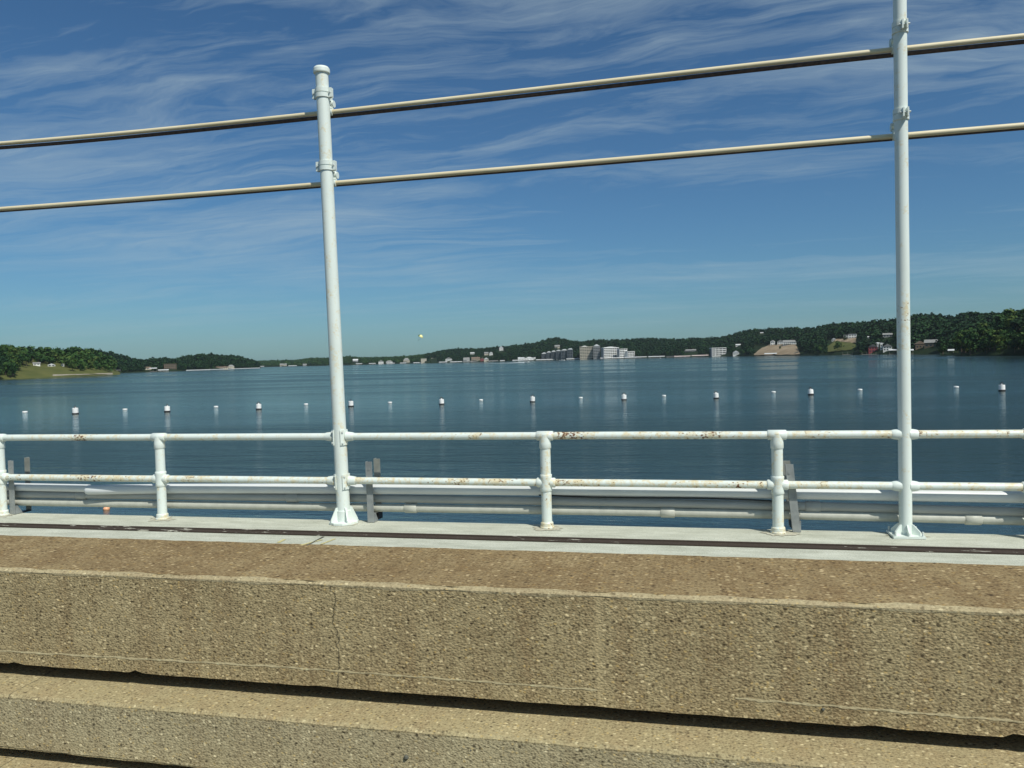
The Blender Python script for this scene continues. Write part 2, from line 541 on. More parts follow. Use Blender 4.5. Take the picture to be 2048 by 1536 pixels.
def long_block(mb, y0, y1, z0, z1, chips=(), seed=0.0, amp=0.004, step=0.05):
    """a long block running along the dam with a slightly ragged near face and chipped lower arris"""
    n = int((X1 - X0) / step)
    vs, fs = [], []
    for i in range(n + 1):
        x = X0 + (X1 - X0) * i / n
        cz = sum(d * max(0.0, 1 - ((x - cx) / w) ** 2) for cx, w, d in chips)
        e = rag(x, seed, amp)
        e2 = rag(x, seed + 5, amp)
        ring = [(x, y0 + e * 0.6, z0 + cz + e2), (x, y0 + e * 0.5, z1 - 0.02 + e * 0.4), (x, y0 + 0.018 + abs(e2), z1 + e2 * 0.5 - 0.002),
                (x, y0 + 0.06, z1), (x, y1, z1), (x, y1, z0), (x, y0 + 0.05 + cz, z0)]
        vs += ring
    k = 7
    for i in range(n):
        for j in range(k):
            fs.append((i * k + j, (i + 1) * k + j, (i + 1) * k + (j + 1) % k, i * k + (j + 1) % k))
    mb.add(vs, fs, False)
    mb.add(vs[:k], [tuple(range(k))])
    mb.add(vs[-k:], [tuple(range(k))[::-1]])


wall = thing('parapet_wall', (0, D1, zs2), 'stepped brown exposed aggregate concrete parapet along the road edge', 'wall')
chips = [(at(272, 1340, D1).x, 0.05, 0.022), (at(2036, 1478, D1).x, 0.05, 0.030), (at(1180, 1408, D1).x, 0.09, 0.004), (at(640, 1370, D1).x, 0.12, 0.003),
         (at(30, 1326, D1).x, 0.06, 0.012), (at(1750, 1450, D1).x, 0.1, 0.01)]
a_ = MB()
long_block(a_, D1, YB - 0.002, hz1, ZL - 0.012, chips, 0.3, 0.003)
up = a_.build('upper_block', M_face, wall)
# brown, weathered top surface as its own skin just proud of the block
tp = MB()
n = 700
vs = []
for i in range(n + 1):
    x = X0 + (X1 - X0) * i / n
    vs += [(x, D1 + 0.03 + rag(x, 1.0, 0.008), ZL - 0.008), (x, D1 + 0.10, ZL - 0.004 + rag(x, 2.0, 0.003)), (x, YB + 0.02 + rag(x, 3.0, 0.012), ZL + 0.004)]
tp.add(vs, [(i * 3 + j, (i + 1) * 3 + j, (i + 1) * 3 + j + 1, i * 3 + j + 1) for i in range(n) for j in range(2)])
tp.build('top_surface', M_top, wall)
# pale mortar arris and formwork fin lines
ar = MB()
n = 900
vs = []
for i in range(n + 1):
    x = X0 + (X1 - X0) * i / n
    w = 0.5 + 0.5 * math.sin(x * 9.1) * math.sin(x * 3.3 + 1)
    vs += [(x, D1 - 0.0012 + rag(x, 0.3, 0.003) * 0.5, ZL - 0.024 - 0.014 * w - rag(x, 9, 0.007)), (x, D1 - 0.0012 + rag(x, 0.3, 0.003) * 0.5, ZL - 0.019),
           (x, D1 + 0.020 + abs(rag(x, 5.3, 0.005)), ZL - 0.005), (x, D1 + 0.022 + 0.034 * w * w + rag(x, 4, 0.016), ZL - 0.001)]
ar.add(vs, [(i * 4 + j, (i + 1) * 4 + j, (i + 1) * 4 + j + 1, i * 4 + j + 1) for i in range(n) for j in range(3)])
ar.build('edge_mortar', M_paste, wall)


def fin(xa, ya, xb, yb, Y, r, name):
    pa, pb = at(xa, ya, Y), at(xb, yb, Y)
    k = 90
    f_ = MB()
    vs = []
    for i in range(k + 1):
        x = pa.x + (pb.x - pa.x) * i / k
        z = pa.z + (pb.z - pa.z) * i / k + 0.004 * math.sin(i * 0.6) * math.sin(i * 0.17)
        w = r * (0.35 + 0.65 * abs(math.sin(i * 0.9 + 1) * math.sin(i * 0.23)))
        e = rag(x, 0.3 if Y == D1 else 2.2, 0.003 if Y == D1 else 0.0035) * 0.55
        vs += [(x, Y + e - 0.0022, z - w), (x, Y + e - 0.0022, z + w)]
    f_.add(vs, [(i * 2, (i + 1) * 2, (i + 1) * 2 + 1, i * 2 + 1) for i in range(k)])
    return f_.build(name, M_fin, wall)


fin(-60, 1298, 560, 1333, D1, 0.010, 'formwork_line')
fin(560, 1333, 1195, 1380, D1, 0.008, 'formwork_line')
fin(1470, 1396, 2110, 1448, D1, 0.010, 'formwork_line')
fin(-40, 1424, 960, 1512, D2, 0.009, 'formwork_line')
long_block(q1 := MB(), D2, D1 + 0.75, hz2, zs1, [(at(1500, 1530, D2).x, 0.1, 0.004)], 2.2, 0.004)
q1.build('middle_step', M_step, wall)
q0 = MB().box(X0, X1, D1 + 0.6, D1 + 0.9, zs1 - 0.01, hz1 + 0.03)
q0.build('recessed_core', M_low, wall)
fs_ = MB()
n = 500
vs = []
for i in range(n + 1):
    x = X0 + (X1 - X0) * i / n
    vs += [(x, D2 - 0.004 + rag(x, 2.2, 0.0028), hz2 + 0.012 + rag(x, 4, .004)), (x, D2 - 0.004 + rag(x, 2.2, 0.0024), zs1 - 0.026)]
fs_.add(vs, [(i * 2, (i + 1) * 2, (i + 1) * 2 + 1, i * 2 + 1) for i in range(n)])
fs_.build('step_face', M_low, wall)
q3 = MB().box(X0, X1, D2 + 0.45, D1 + 0.7, zs2 - 0.3, hz2 + 0.02)
q3.build('recessed_core', M_low, wall)
long_block(q4 := MB(), D3, D2 + 0.6, zs2 - 0.45, zs2, [], 3.1, 0.004)
q4.build('lower_step', M_step, wall)
# small stones stuck on the step
for (x, y, Y, r) in ((813, 1513, D2, 0.016), (1646, 1418, D1, 0.010), (942, 1500, D2, 0.007)):
    p = at(x, y, Y)
    g = MB().lathe((p.x, p.y - r * 0.2, p.z - r), [(r * 0.3, 0), (r, r * 0.6), (r * 0.9, r * 1.3), (r * 0.2, r * 1.8)], 10)
    tag(g.build('pebble', M_stain), {813: 'largest dark pebble stuck low on the lower step face', 1646: 'dark upright chip on the brown face near the right', 942: 'small dark pebble low on the lower step, right of the largest pebble'}[x], 'pebble')

road = MB().box(X0, X1, -6.0, D3 - 0.002, zs2 - 0.75, zs2 - 0.45)
kind(road.build('road', M_asph), 'structure')
dam = MB().box(X0, X1, -6.0, YB + 0.5, -3.0, zs2 - 0.76)
dam.box(X0, X1, D1 + 0.93, YE - 0.15, -3.0, ZL - 0.2)
kind(dam.build('dam_body', M_low), 'structure')

led = thing('concrete_ledge', (0, YR, ZL), 'pale concrete ledge carrying the white railing above the lake', 'ledge')
lb = MB()
n = 400
vs = []
for i in range(n + 1):
    x = X0 + (X1 - X0) * i / n
    vs += [(x, YB, ZL - 0.19), (x, YB + rag(x, 3, 0.003), ZL), (x, YE - 0.012, ZL), (x, YE + rag(x, 6, 0.003), ZL - 0.012), (x, YE, ZL - 0.19)]
lb.add(vs, [(i * 5 + j, (i + 1) * 5 + j, (i + 1) * 5 + (j + 1) % 5, i * 5 + (j + 1) % 5) for i in range(n) for j in range(5)])
lb.build('slab', M_slab, led)
# steel angle set along the ledge: flat leg with an upstanding lip
sa = thing('steel_strip', (0, YS0, ZL), 'long dark brown steel strip flecked with white paint along the ledge', 'steel strip')
MB().box(X0, X1, YS0, YS1 - 0.03, ZL + 0.004, ZL + 0.012).build('flat_leg', M_strip, sa)
MB().box(X0, X1, YS1 - 0.028, YS1, ZL + 0.004, ZL + 0.018).build('upright_leg', M_strip, sa)
# faded yellow survey marks and a crack on the ledge beside the pole
for (xa, ya, xb, yb, w) in ((598, 1091, 640, 1080, 0.03), (640, 1089, 668, 1078, 0.02), (553, 1086, 566, 1079, 0.03)):
    pa, pb = onz(xa, ya, ZL), onz(xb, yb, ZL)
    ym = MB()
    ym.add([(pa.x, pa.y, ZL + .004), (pa.x + w, pa.y, ZL + .004), (pb.x + w, pb.y, ZL + .004), (pb.x, pb.y, ZL + .004)], [(0, 1, 2, 3)])
    ym.build('yellow_paint_mark', M_yel, led)
pa, pb = onz(612, 1092, ZL), onz(645, 1074, ZL)
cm = MB()
cm.add([(pa.x, pa.y, ZL + .005), (pa.x + .012, pa.y, ZL + .005), (pb.x + .02, pb.y, ZL + .005), (pb.x, pb.y, ZL + .005)], [(0, 1, 2, 3)])
cm.build('crack', M_stain, led)

# ------------------------------------------------------------------ pipe railing
ZT = at(1090, 871.5, YR).z                     # top rail axis
ZM = at(1090, 965, YR).z
RR, PR = 0.032, 0.0445


def post(parent, x, rust=M_post):
    p = MB().tube([(x, YR, ZL + 0.03), (x, YR, ZT - 0.03)], PR, 24).build('post', rust, parent)
    tee = MB()
    tee.tube([(x - 0.072, YR, ZT), (x - 0.069, YR, ZT), (x + 0.069, YR, ZT), (x + 0.072, YR, ZT)], [0.037, 0.041, 0.041, 0.037], 20)
    tee.tube([(x, YR, ZT - 0.11), (x, YR, ZT - 0.104), (x, YR, ZT - 0.06), (x, YR, ZT + 0.012)], [0.047, 0.0515, 0.0505, 0.044], 24)
    tee.build('tee_fitting', M_post, p)
    cr = MB()
    cr.tube([(x, YR, ZM - 0.075), (x, YR, ZM - 0.068), (x, YR, ZM - 0.045), (x, YR, ZM + 0.045), (x, YR, ZM + 0.068), (x, YR, ZM + 0.073)],
            [0.047, 0.0525, 0.050, 0.050, 0.0525, 0.047], 24)
    cr.tube([(x - 0.082, YR, ZM), (x - 0.074, YR, ZM), (x - 0.04, YR, ZM), (x + 0.04, YR, ZM), (x + 0.074, YR, ZM), (x + 0.082, YR, ZM)],
            [0.036, 0.043, 0.040, 0.040, 0.043, 0.036], 20)
    cr.build('cross_fitting', M_post, p)
    fl = MB().lathe((x, YR, ZL), [(0.062, 0.004), (0.062, 0.012), (0.056, 0.018), (0.055, 0.046), (0.051, 0.052), (0.046, 0.054)], 28)
    fl.build('base_flange', M_flange, p)
    return p


def rail(parent, xa, xb, z, m_, nm, jit):
    k = max(2, int((xb - xa) / 0.3))
    MB().tube([(xa + (xb - xa) * i / k, YR, z + jit * math.sin(i * 0.9)) for i in range(k + 1)], RR, 20).build(nm, m_, parent)


xL = at(684, 960, YR).x
xR = at(1810, 960, YR).x
pxs = [at(x, 960, YR).x for x in (2, 322, 1092, 1555)]
step = (xR - xL) / 3
bay = thing('pipe_railing', ((xL + xR) / 2, YR, ZL), 'rust-spotted white pipe railing between the two tall poles', 'railing', 'pipe railing sections')
rail(bay, xL + 0.05, pxs[2], ZT, M_rail, 'top_rail', 0.0)
rail(bay, pxs[2], pxs[3], ZT, M_railh, 'top_rail', 0.001)
rail(bay, pxs[3], xR - 0.04, ZT, M_railr, 'top_rail', 0.001)
rail(bay, xL + 0.05, pxs[2], ZM, M_railr, 'middle_rail', 0.001)
rail(bay, pxs[2], pxs[3], ZM, M_railr, 'middle_rail', 0.001)
rail(bay, pxs[3], xR - 0.04, ZM, M_railr, 'middle_rail', 0.001)
post(bay, pxs[2])
post(bay, pxs[3], M_rail)
bay = thing('pipe_railing', (pxs[1], YR, ZL), 'white pipe railing running left from the capped pole out of frame', 'railing', 'pipe railing sections')
xl2 = pxs[0] - step
rail(bay, pxs[1], xL - 0.05, ZT, M_rail, 'top_rail', 0.0)
rail(bay, pxs[0], pxs[1], ZT, M_rail, 'top_rail', 0.001)
rail(bay, xl2 - 2.5, pxs[0], ZT, M_rail, 'top_rail', 0.001)
rail(bay, pxs[1], xL - 0.05, ZM, M_railr, 'middle_rail', 0.001)
rail(bay, pxs[0], pxs[1], ZM, M_railr, 'middle_rail', 0.001)
rail(bay, xl2 - 2.5, pxs[0], ZM, M_railr, 'middle_rail', 0.001)
post(bay, pxs[1])
post(bay, pxs[0])
bay = thing('pipe_railing', (xR + 1.0, YR, ZL), 'rusty white pipe railing running right from the thinner pole out of frame', 'railing', 'pipe railing sections')
xp = at(2068, 960, YR).x
rail(bay, xR + 0.04, xp, ZT, M_railr, 'top_rail', 0.001)
rail(bay, xp, xp + 4, ZT, M_railr, 'top_rail', 0.001)
rail(bay, xR + 0.04, xp, ZM, M_railr, 'middle_rail', 0.001)
rail(bay, xp, xp + 4, ZM, M_railr, 'middle_rail', 0.001)
post(bay, xp)

# rust and grime that has run out on the ledge round each post foot
M_run = tonal("rust_run_on_concrete", (0.33, 0.30, 0.21), (0.52, 0.51, 0.42), 30, 0.9)
for sx_ in (pxs[0], pxs[1], pxs[2], pxs[3], xL + 0.02, xR):
    g = MB()
    k = 22
    rr_ = [0.075 + 0.04 * random.random() + (0.03 if i % 5 == 0 else 0) for i in range(k)]
    g.add([(sx_ + r_ * 1.25 * math.cos(2 * math.pi * i / k), min(YE - 0.02, YR - 0.02 + r_ * math.sin(2 * math.pi * i / k)), ZL + 0.0035) for i, r_ in enumerate(rr_)], [tuple(range(k))])
    g.build('rust_stain', M_run, led)

# ------------------------------------------------------------------ tall cable poles
YC = YR + 0.125                                  # cable line, behind the poles


def gussets(parent, x, r, hgt, reach, angs):
    for a in angs:
        m3 = Matrix.Rotation(R(a), 3, 'Z')
        g = MB()
        pts = [(r * 0.9, 0.02), (reach, 0.02), (reach, 0.045), (r + 0.012, hgt), (r * 0.9, hgt)]
        vs = [Vector((u, s, v)) for s in (-0.006, 0.006) for u, v in pts]
        vs = [m3 @ q + Vector((x, YR, ZL)) for q in vs]
        k = len(pts)
        g.add(vs, [tuple(range(k)), tuple(range(k, 2 * k))[::-1]] + [(i, k + i, k + (i + 1) % k, (i + 1) % k) for i in range(k)])
        g.build('gusset', M_pole, parent)


def clamp(parent, cx, z, r, zc_, ear):
    """two-bolt pipe clamp with a swivel hanger behind that holds the cable"""
    c = MB().lathe((cx, YR, z), [(r + 0.003, -0.045), (r + 0.010, -0.042), (r + 0.010, -0.004), (r + 0.005, -0.003), (r + 0.005, 0.003), (r + 0.010, 0.004), (r + 0.010, 0.042), (r + 0.003, 0.045)], 24)
    ob = c.build('clamp', M_pole, parent)
    if ear == 'sides':
        for s in (-1, 1):
            e = MB()
            e.box(cx + s * (r + 0.022) - 0.014, cx + s * (r + 0.022) + 0.014, YR - 0.020, YR - 0.008, z - 0.042, z + 0.042)
            e.box(cx + s * (r + 0.022) - 0.014, cx + s * (r + 0.022) + 0.014, YR - 0.009, YR + 0.009, z - 0.030, z + 0.030)
            e.box(cx + s * (r + 0.022) - 0.014, cx + s * (r + 0.022) + 0.014, YR + 0.008, YR + 0.020, z - 0.042, z + 0.042)
            e.build('clamp_lug', M_pole, ob)
    else:
        for s in (-0.020, 0.012):
            MB().box(cx + s + 0.012, cx + s + 0.022, YR - r - 0.045, YR - r + 0.012, z - 0.034, z + 0.034).build('clamp_lug', M_pole, ob)
    if ear == 'sides':
        for s in (-1, 1):
            MB().tube([(cx + s * (r + 0.022), YR - 0.034, z), (cx + s * (r + 0.022), YR + 0.034, z)], 0.008, 8).build('bolt', M_bolt, ob)
    else:
        MB().tube([(cx - 0.026, YR - r - 0.028, z), (cx + 0.05, YR - r - 0.028, z)], 0.008, 8).build('bolt', M_bolt, ob)
    h = MB()
    h.box(cx - 0.022, cx + 0.022, YR + r - 0.004, YC + 0.03, z - 0.03, z + 0.02)
    h.tube([(cx - 0.036, YC + 0.03, z - 0.048), (cx + 0.036, YC + 0.03, z - 0.048)], 0.032, 14)
    h.tube([(cx, YC + 0.03, z - 0.048), (cx, YC + 0.01, zc_ + 0.02)], 0.017, 10)
    h.tube([(cx - 0.034, YC, zc_), (cx + 0.034, YC, zc_)], 0.031, 16)
    h.tube([(cx - 0.030, YC + 0.012, zc_ + 0.040), (cx + 0.030, YC + 0.012, zc_ + 0.040)], 0.016, 10)
    h.build('cable_hanger', M_pole, ob)


def cable_pts(px_pts, Y):
    ps = [at(x, y, Y) for x, y in px_pts]
    xs = np.array([p.x for p in ps])
    zs = np.array([p.z for p in ps])
    k = np.polyfit(xs, zs, 3)
    return lambda x: float(np.polyval(k, min(max(x, xs[0]), xs[-1])) + (np.polyval(np.polyder(k), xs[-1]) * (x - xs[-1]) if x > xs[-1] else (np.polyval(np.polyder(k), xs[0]) * (x - xs[0]) if x < xs[0] else 0)))


c_lo = cable_pts([(0, 419), (677, 366), (1024, 338), (1230, 321.5), (1867, 265), (2046, 253)], YC)
c_up = cable_pts([(0, 288), (677, 223), (1024, 185.5), (1230, 162), (1867, 91), (2046, 74)], YC)

# left pole: capped, thicker, leaning a little
base, topp = at(688, 1042, YR), at(643, 140, YR)
RL = 0.0605


def pole_x(z):
    return xL + (z - at(684, 960, YR).z) * (topp.x - xL) / (topp.z - at(684, 960, YR).z)


pole = thing('cable_pole', (pole_x(ZL), YR, ZL), 'thick white pole with a flat cap, left of the two tall poles', 'pole', 'tall cable poles')
MB().tube([(pole_x(z), YR, z) for z in (ZL + 0.01, ZL + 0.6, ZL + 1.5, ZL + 2.4, topp.z)], [RL, RL, RL, RL * 0.965, RL * 0.95], 32).build('shaft', M_poleL, pole)
MB().lathe((pole_x(topp.z), YR, topp.z - 0.035), [(0.060, 0), (0.073, 0.004), (0.075, 0.012), (0.074, 0.040), (0.062, 0.058), (0.03, 0.064)], 28).build('cap', M_pole, pole)
bp = MB()
bx = pole_x(ZL)
bp.lathe((bx, YR, ZL), [(0.135, 0.003), (0.135, 0.020), (0.130, 0.024)], 10, False)
bp.build('base_plate', M_post, pole)
bs = MB().lathe((bx, YR, ZL), [(0.068, 0.02), (0.068, 0.12), (0.064, 0.125)], 24)
bs.build('base_sleeve', M_post, pole)
gussets(pole, bx, 0.066, 0.15, 0.128, (-50, -130, 10, 170, 60, 120))
for z in (ZT, ZM):
    cx = pole_x(z)
    rb = MB()
    for s in (-1, 1):
        # curved saddle strap: bolted plate on each flank holding the rail end
        for k in range(5):
            a0, a1 = R(-62 + 25 * k), R(-62 + 25 * (k + 1))
            q = [(RL + 0.002, a0), (RL + 0.013, a0), (RL + 0.013, a1), (RL + 0.002, a1)]
            poly = [(cx + s * r_ * math.cos(t), YR + r_ * math.sin(t)) for r_, t in q]
            rb.prism(poly, 'z', z - 0.075, z + 0.062)
        rb.tube([(cx + s * (RL + 0.010), YR, z), (cx + s * (RL + 0.075), YR, z)], [0.046, 0.037], 18)
    o_ = rb.build('rail_bracket', M_post, pole)
    for s in (-1, 1):
        for dz in (-0.055, 0.045):
            MB().tube([(cx + s * (RL * 0.72), YR - RL * 0.72 - 0.004, z + dz), (cx + s * (RL * 0.72 + 0.012), YR - RL * 0.72 - 0.016, z + dz)], 0.008, 8).build('bolt', M_bolt, o_)
for (py_, f_) in ((187, c_up), (333, c_lo)):
    z = at(648, py_, YR).z
    clamp(pole, pole_x(z), z, RL * 0.95, f_(pole_x(z)), 'sides')

# right pole: thinner, runs out of the top of the frame
RP = 0.0475
tz = at(1800, -25, YR).z
xtop = at(1799.5, 0, YR).x
xr0 = at(1811.5, 1075, YR).x


def pole_xr(z):
    return xr0 + (z - ZL) * (xtop - xr0) / (at(1800, 0, YR).z - ZL)


pole = thing('cable_pole', (xr0, YR, ZL), 'thinner white pole reaching past the top of frame, right of the two', 'pole', 'tall cable poles')
MB().tube([(pole_xr(z), YR, z) for z in (ZL + 0.01, ZL + 1, ZL + 2, tz)], RP, 32).build('shaft', M_pole, pole)
MB().lathe((pole_xr(tz), YR, tz - 0.02), [(RP, 0), (0.057, 0.004), (0.057, 0.035), (0.045, 0.048)], 24).build('cap', M_pole, pole)
MB().box(xr0 - 0.115, xr0 + 0.115, YR - 0.115, YR + 0.115, ZL + 0.003, ZL + 0.020).build('base_plate', M_pole, pole)
gussets(pole, xr0, 0.0475, 0.095, 0.11, (-35, -145, 35, 145, -90, 90))
for sx in (-1, 1):
    for sy in (-1, 1):
        MB().tube([(xr0 + sx * 0.097, YR + sy * 0.097, ZL + 0.02), (xr0 + sx * 0.097, YR + sy * 0.097, ZL + 0.055)], 0.008, 8).build('anchor_bolt', M_bolt, pole)
for z in (ZT, ZM):
    cx = pole_xr(z)
    for s in (-1, 1):
        rb = MB()
        rb.tube([(cx + s * 0.03, YR, z), (cx + s * 0.06, YR, z), (cx + s * 0.085, YR, z), (cx + s * 0.095, YR, z)], [0.043, 0.042, 0.0375, 0.034], 20)
        rb.build('rail_sleeve', M_pole, pole)
for (py_, f_) in ((56, c_up), (230, c_lo)):
    z = at(1802, py_, YR).z
    clamp(pole, pole_xr(z), z, RP, f_(pole_xr(z)), 'front')

# ------------------------------------------------------------------ the cables
xs = np.linspace(X0 + 16, X1 - 14, 120)
cg_ = 'cables strung between the poles'
tag(MB().tube([(x, YC, c_up(x) + 0.004) for x in xs], 0.0205, 14).build('cable', M_tan), 'upper of the two tan cables strung across the sky', 'cable', cg_)
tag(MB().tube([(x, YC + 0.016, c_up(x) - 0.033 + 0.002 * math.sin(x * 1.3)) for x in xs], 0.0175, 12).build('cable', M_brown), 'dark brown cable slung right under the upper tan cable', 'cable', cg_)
tag(MB().tube([(x, YC, c_lo(x) + 0.004) for x in xs], 0.021, 14).build('cable', M_tan), 'lower of the two tan cables strung across the sky', 'cable', cg_)
tag(MB().tube([(x, YC + 0.006, c_lo(x) - 0.0225 + 0.001 * math.sin(x * 1.7)) for x in xs], 0.0075, 10).build('cable_shade_strip', M_brown), 'thin dark strip added as shade along the underside of the lower tan cable', 'wire')  # thin strand added to give the lower cable its black shaded underside

# ------------------------------------------------------------------ conduits behind the railing
Y1p, Y2p, Y3p = YR + 0.115, YR + 0.135, YR + 0.125


def pipe(nm, pts_px, Y, r, m_, label, joints, group='pipes running behind the railing'):
    f_ = cable_pts(pts_px, Y)
    xa, xb = at(pts_px[0][0], pts_px[0][1], Y).x, at(pts_px[-1][0], pts_px[-1][1], Y).x
    t = thing(nm, ((xa + xb) / 2, Y, f_((xa + xb) / 2)), label, 'pipe', group)
    q = np.linspace(xa, xb, 60)
    MB().tube([(x, Y, f_(x)) for x in q], r, 20).build('barrel', m_, t)
    for jx in joints:
        x = at(jx, f_(0), Y).x if False else at(jx, 1000, Y).x
        MB().tube([(x - 0.06, Y, f_(x)), (x - 0.055, Y, f_(x)), (x + 0.055, Y, f_(x)), (x + 0.06, Y, f_(x))], [r + 0.002, r + 0.008, r + 0.008, r + 0.002], 20).build('coupling', m_, t)
    return t


p1 = [(184, 978), (500, 977.5), (1000, 979), (1500, 986), (2048, 994), (2300, 998)]
f1 = cable_pts(p1, Y1p)
t = thing('white_pipe', (0, Y1p, f1(0)), 'fat white pipe with a rounded end under the middle rail', 'pipe', 'pipes running behind the railing')
xa, xb = at(186, 978, Y1p).x, at(2300, 998, Y1p).x
q = np.linspace(xa, xb, 80)
yo = [Y1p - 0.055 * max(0.0, 1 - (x - xa) / 1.0) ** 1.3 for x in q]
pts = [(q[0] - 0.035, yo[0], f1(q[0]) - 0.004), (q[0] - 0.022, yo[0], f1(q[0]) - 0.003)] + [(x, y, f1(x)) for x, y in zip(q, yo)]
MB().tube(pts, [0.020, 0.040] + [0.0475] * 80, 22).build('barrel', M_pvcw, t)
pipe('white_pipe', [(-260, 970), (0, 973), (100, 975), (178, 976.5)], Y1p - 0.008, 0.040, M_pvcw, 'slimmer white pipe tucked behind the fat pipe at far left', [])
pipe('grey_conduit', [(-260, 984), (0, 989), (330, 992), (600, 995), (1000, 998.5), (1500, 1012), (2048, 1025), (2300, 1032)], Y2p, 0.038, M_pvcg, 'grey conduit in the middle of the three stacked pipes', [165, 586, 1625])
pipe('beige_conduit', [(-260, 996), (0, 1003), (330, 1009), (600, 1013), (1000, 1018), (1500, 1028), (2048, 1042), (2300, 1048)], Y3p, 0.0375, M_pvcb, 'beige conduit, lowest of the three stacked pipes', [822, 1335, 1945])
fb = cable_pts([(1080, 990), (1250, 994), (1340, 998), (1420, 995.5), (1545, 1002)], Y2p - 0.05)
q = np.linspace(at(1080, 990, Y2p).x, at(1545, 1002, Y2p).x, 40)
tag(MB().tube([(x, Y2p - 0.052, fb(x)) for x in q], 0.007, 8).build('thin_wire', M_black), 'thin black wire sagging in front of the grey conduit', 'wire')

# pipe brackets: front and back legs of steel angle with a cross bar and corner plates
for (fx, ft, bx_, bt_, lab, back) in ((26, 921, 64, 915, 'grey steel pipe bracket at the far left by the end post', 0.20),
                                     (741, 923, 757, 917, 'grey steel pipe bracket just right of the capped pole', 0.19),
                                     (1586, 928, 1574, 921, 'tilted grey steel pipe bracket behind the right railing post', 0.19)):
    pf, pt_ = at(fx, 975, YR + 0.05), at(fx - (8 if fx > 1500 else 3), ft, YR + 0.05)
    pb0 = at(fx + (7 if fx > 1500 else 2), 1047, YR + 0.05)
    br = thing('pipe_bracket', (pf.x, YR + 0.05, ZL), lab, 'bracket', 'steel pipe brackets')
    w = 0.031

    def leg(y, lean, xt, xbm, zt, th, m_, flangew, nm):
        g = MB()
        vs = []
        for z, x in ((ZL + 0.004, xbm), (zt, xt)):
            vs += [Vector((x - w, y, z)), Vector((x + w, y, z)), Vector((x + w, y + th, z)), Vector((x - w, y + th, z))]
        g.add(vs, [(0, 1, 5, 4), (1, 2, 6, 5), (2, 3, 7, 6), (3, 0, 4, 7), (0, 3, 2, 1), (4, 5, 6, 7)])
        vs2 = []
        for z, x in ((ZL + 0.004, xbm), (zt, xt)):
            vs2 += [Vector((x - w, y + th + 0.001, z)), Vector((x - w + 0.006, y + th + 0.001, z)), Vector((x - w + 0.006, y + th + flangew, z)), Vector((x - w, y + th + flangew, z))]
        g.add(vs2, [(0, 1, 5, 4), (1, 2, 6, 5), (2, 3, 7, 6), (3, 0, 4, 7), (0, 3, 2, 1), (4, 5, 6, 7)])
        return g.build(nm, m_, br)
    leg(YR + 0.036, 0, pt_.x, pb0.x, pt_.z, 0.007, M_galv, 0.03, 'front_leg')
    zb = at(bx_, bt_, YR + 0.05 + back).z
    leg(YR + 0.036 + back, 0, pt_.x, pb0.x, zb, 0.008, M_galvd, 0.05, 'back_leg')
    zz = at(fx, 1024, YR + 0.12).z
    MB().box(pb0.x - 0.03, pb0.x + 0.03, YR + 0.045, YR + 0.034 + back, zz - 0.006, zz).build('cross_bar', M_galvd, br)
    MB().box(pb0.x - 0.03, pb0.x + 0.04, YR + 0.13, YR + 0.034 + back, ZL + 0.012, zz - 0.008).build('spacer_block', M_black, br)
    MB().prism([(YR + 0.045, ZL + 0.004), (YR + 0.13, ZL + 0.004), (YR + 0.115, ZL + 0.03), (YR + 0.07, ZL + 0.09), (YR + 0.045, ZL + 0.09)], 'x', pb0.x + 0.028, pb0.x + 0.034).build('corner_plate', M_galv, br)
    MB().tube([(pt_.x, YR + 0.030, pt_.z - 0.07), (pt_.x, YR + 0.04, pt_.z - 0.07)], 0.010, 8).build('bolt', M_galv, br)

# ------------------------------------------------------------------ buoy line on the water
M_buoy = tonal("white_buoy_plastic", (0.74, 0.74, 0.72), (0.82, 0.81, 0.79), 2.0, 0.45)
M_dark = mat("dark_buoy_rim", (0.02, 0.02, 0.022), 0.6)
M_or = mat("orange_float_plastic", (0.80, 0.40, 0.22), 0.45)
bgroup = 'white barrel buoys in a line across the lake'
blist = [(151, 828, 'first barrel buoy from the left end of the line'), (334.5, 824, 'barrel buoy above the short post left of the capped pole'),
         (517.5, 819, 'barrel buoy left of the capped pole, next one over'), (702, 813, 'barrel buoy just right of the capped pole, nearly touching it in view'),
         (883.5, 809, 'barrel buoy midway between capped pole and centre post'), (1065, 804, 'barrel buoy above and just left of the centre railing post'),
         (1248, 800, 'barrel buoy right of the centre post, above the rustiest rail stretch'), (1432.5, 797, 'barrel buoy left of the right railing post'),
         (1622, 790, 'slightly tilted barrel buoy between right railing post and thin pole'), (2004, 782, 'barrel buoy right of the thin pole near the frame edge')]
proto = thing('barrel_buoy', (0, 0, 0), 'white ' + blist[0][2], 'buoy', bgroup)
MB().lathe((0, 0, 0), [(0.30, -0.25), (0.385, 0.0), (0.385, 0.15)], 20).build('base_rim', M_dark, proto)
MB().lathe((0, 0, 0), [(0.335, 0.15), (0.34, 0.16), (0.335, 0.70), (0.32, 0.735), (0.10, 0.745)], 20).build('body', M_buoy, proto)
rg = MB()
for k in range(10):
    a0, a1 = math.pi * k / 10, math.pi * (k + 1) / 10
    rg.tube([(0.22 * math.cos(a0), 0, 0.74 + 0.27 * math.sin(a0)), (0.22 * math.cos(a1), 0, 0.74 + 0.27 * math.sin(a1))], 0.045, 8)
rg.build('lifting_ring', M_dark, proto)
MB().lathe((0, 0, 0), [(0.09, 0.76), (0.09, 0.86), (0.05, 0.88)], 12).build('top_cap', M_buoy, proto)
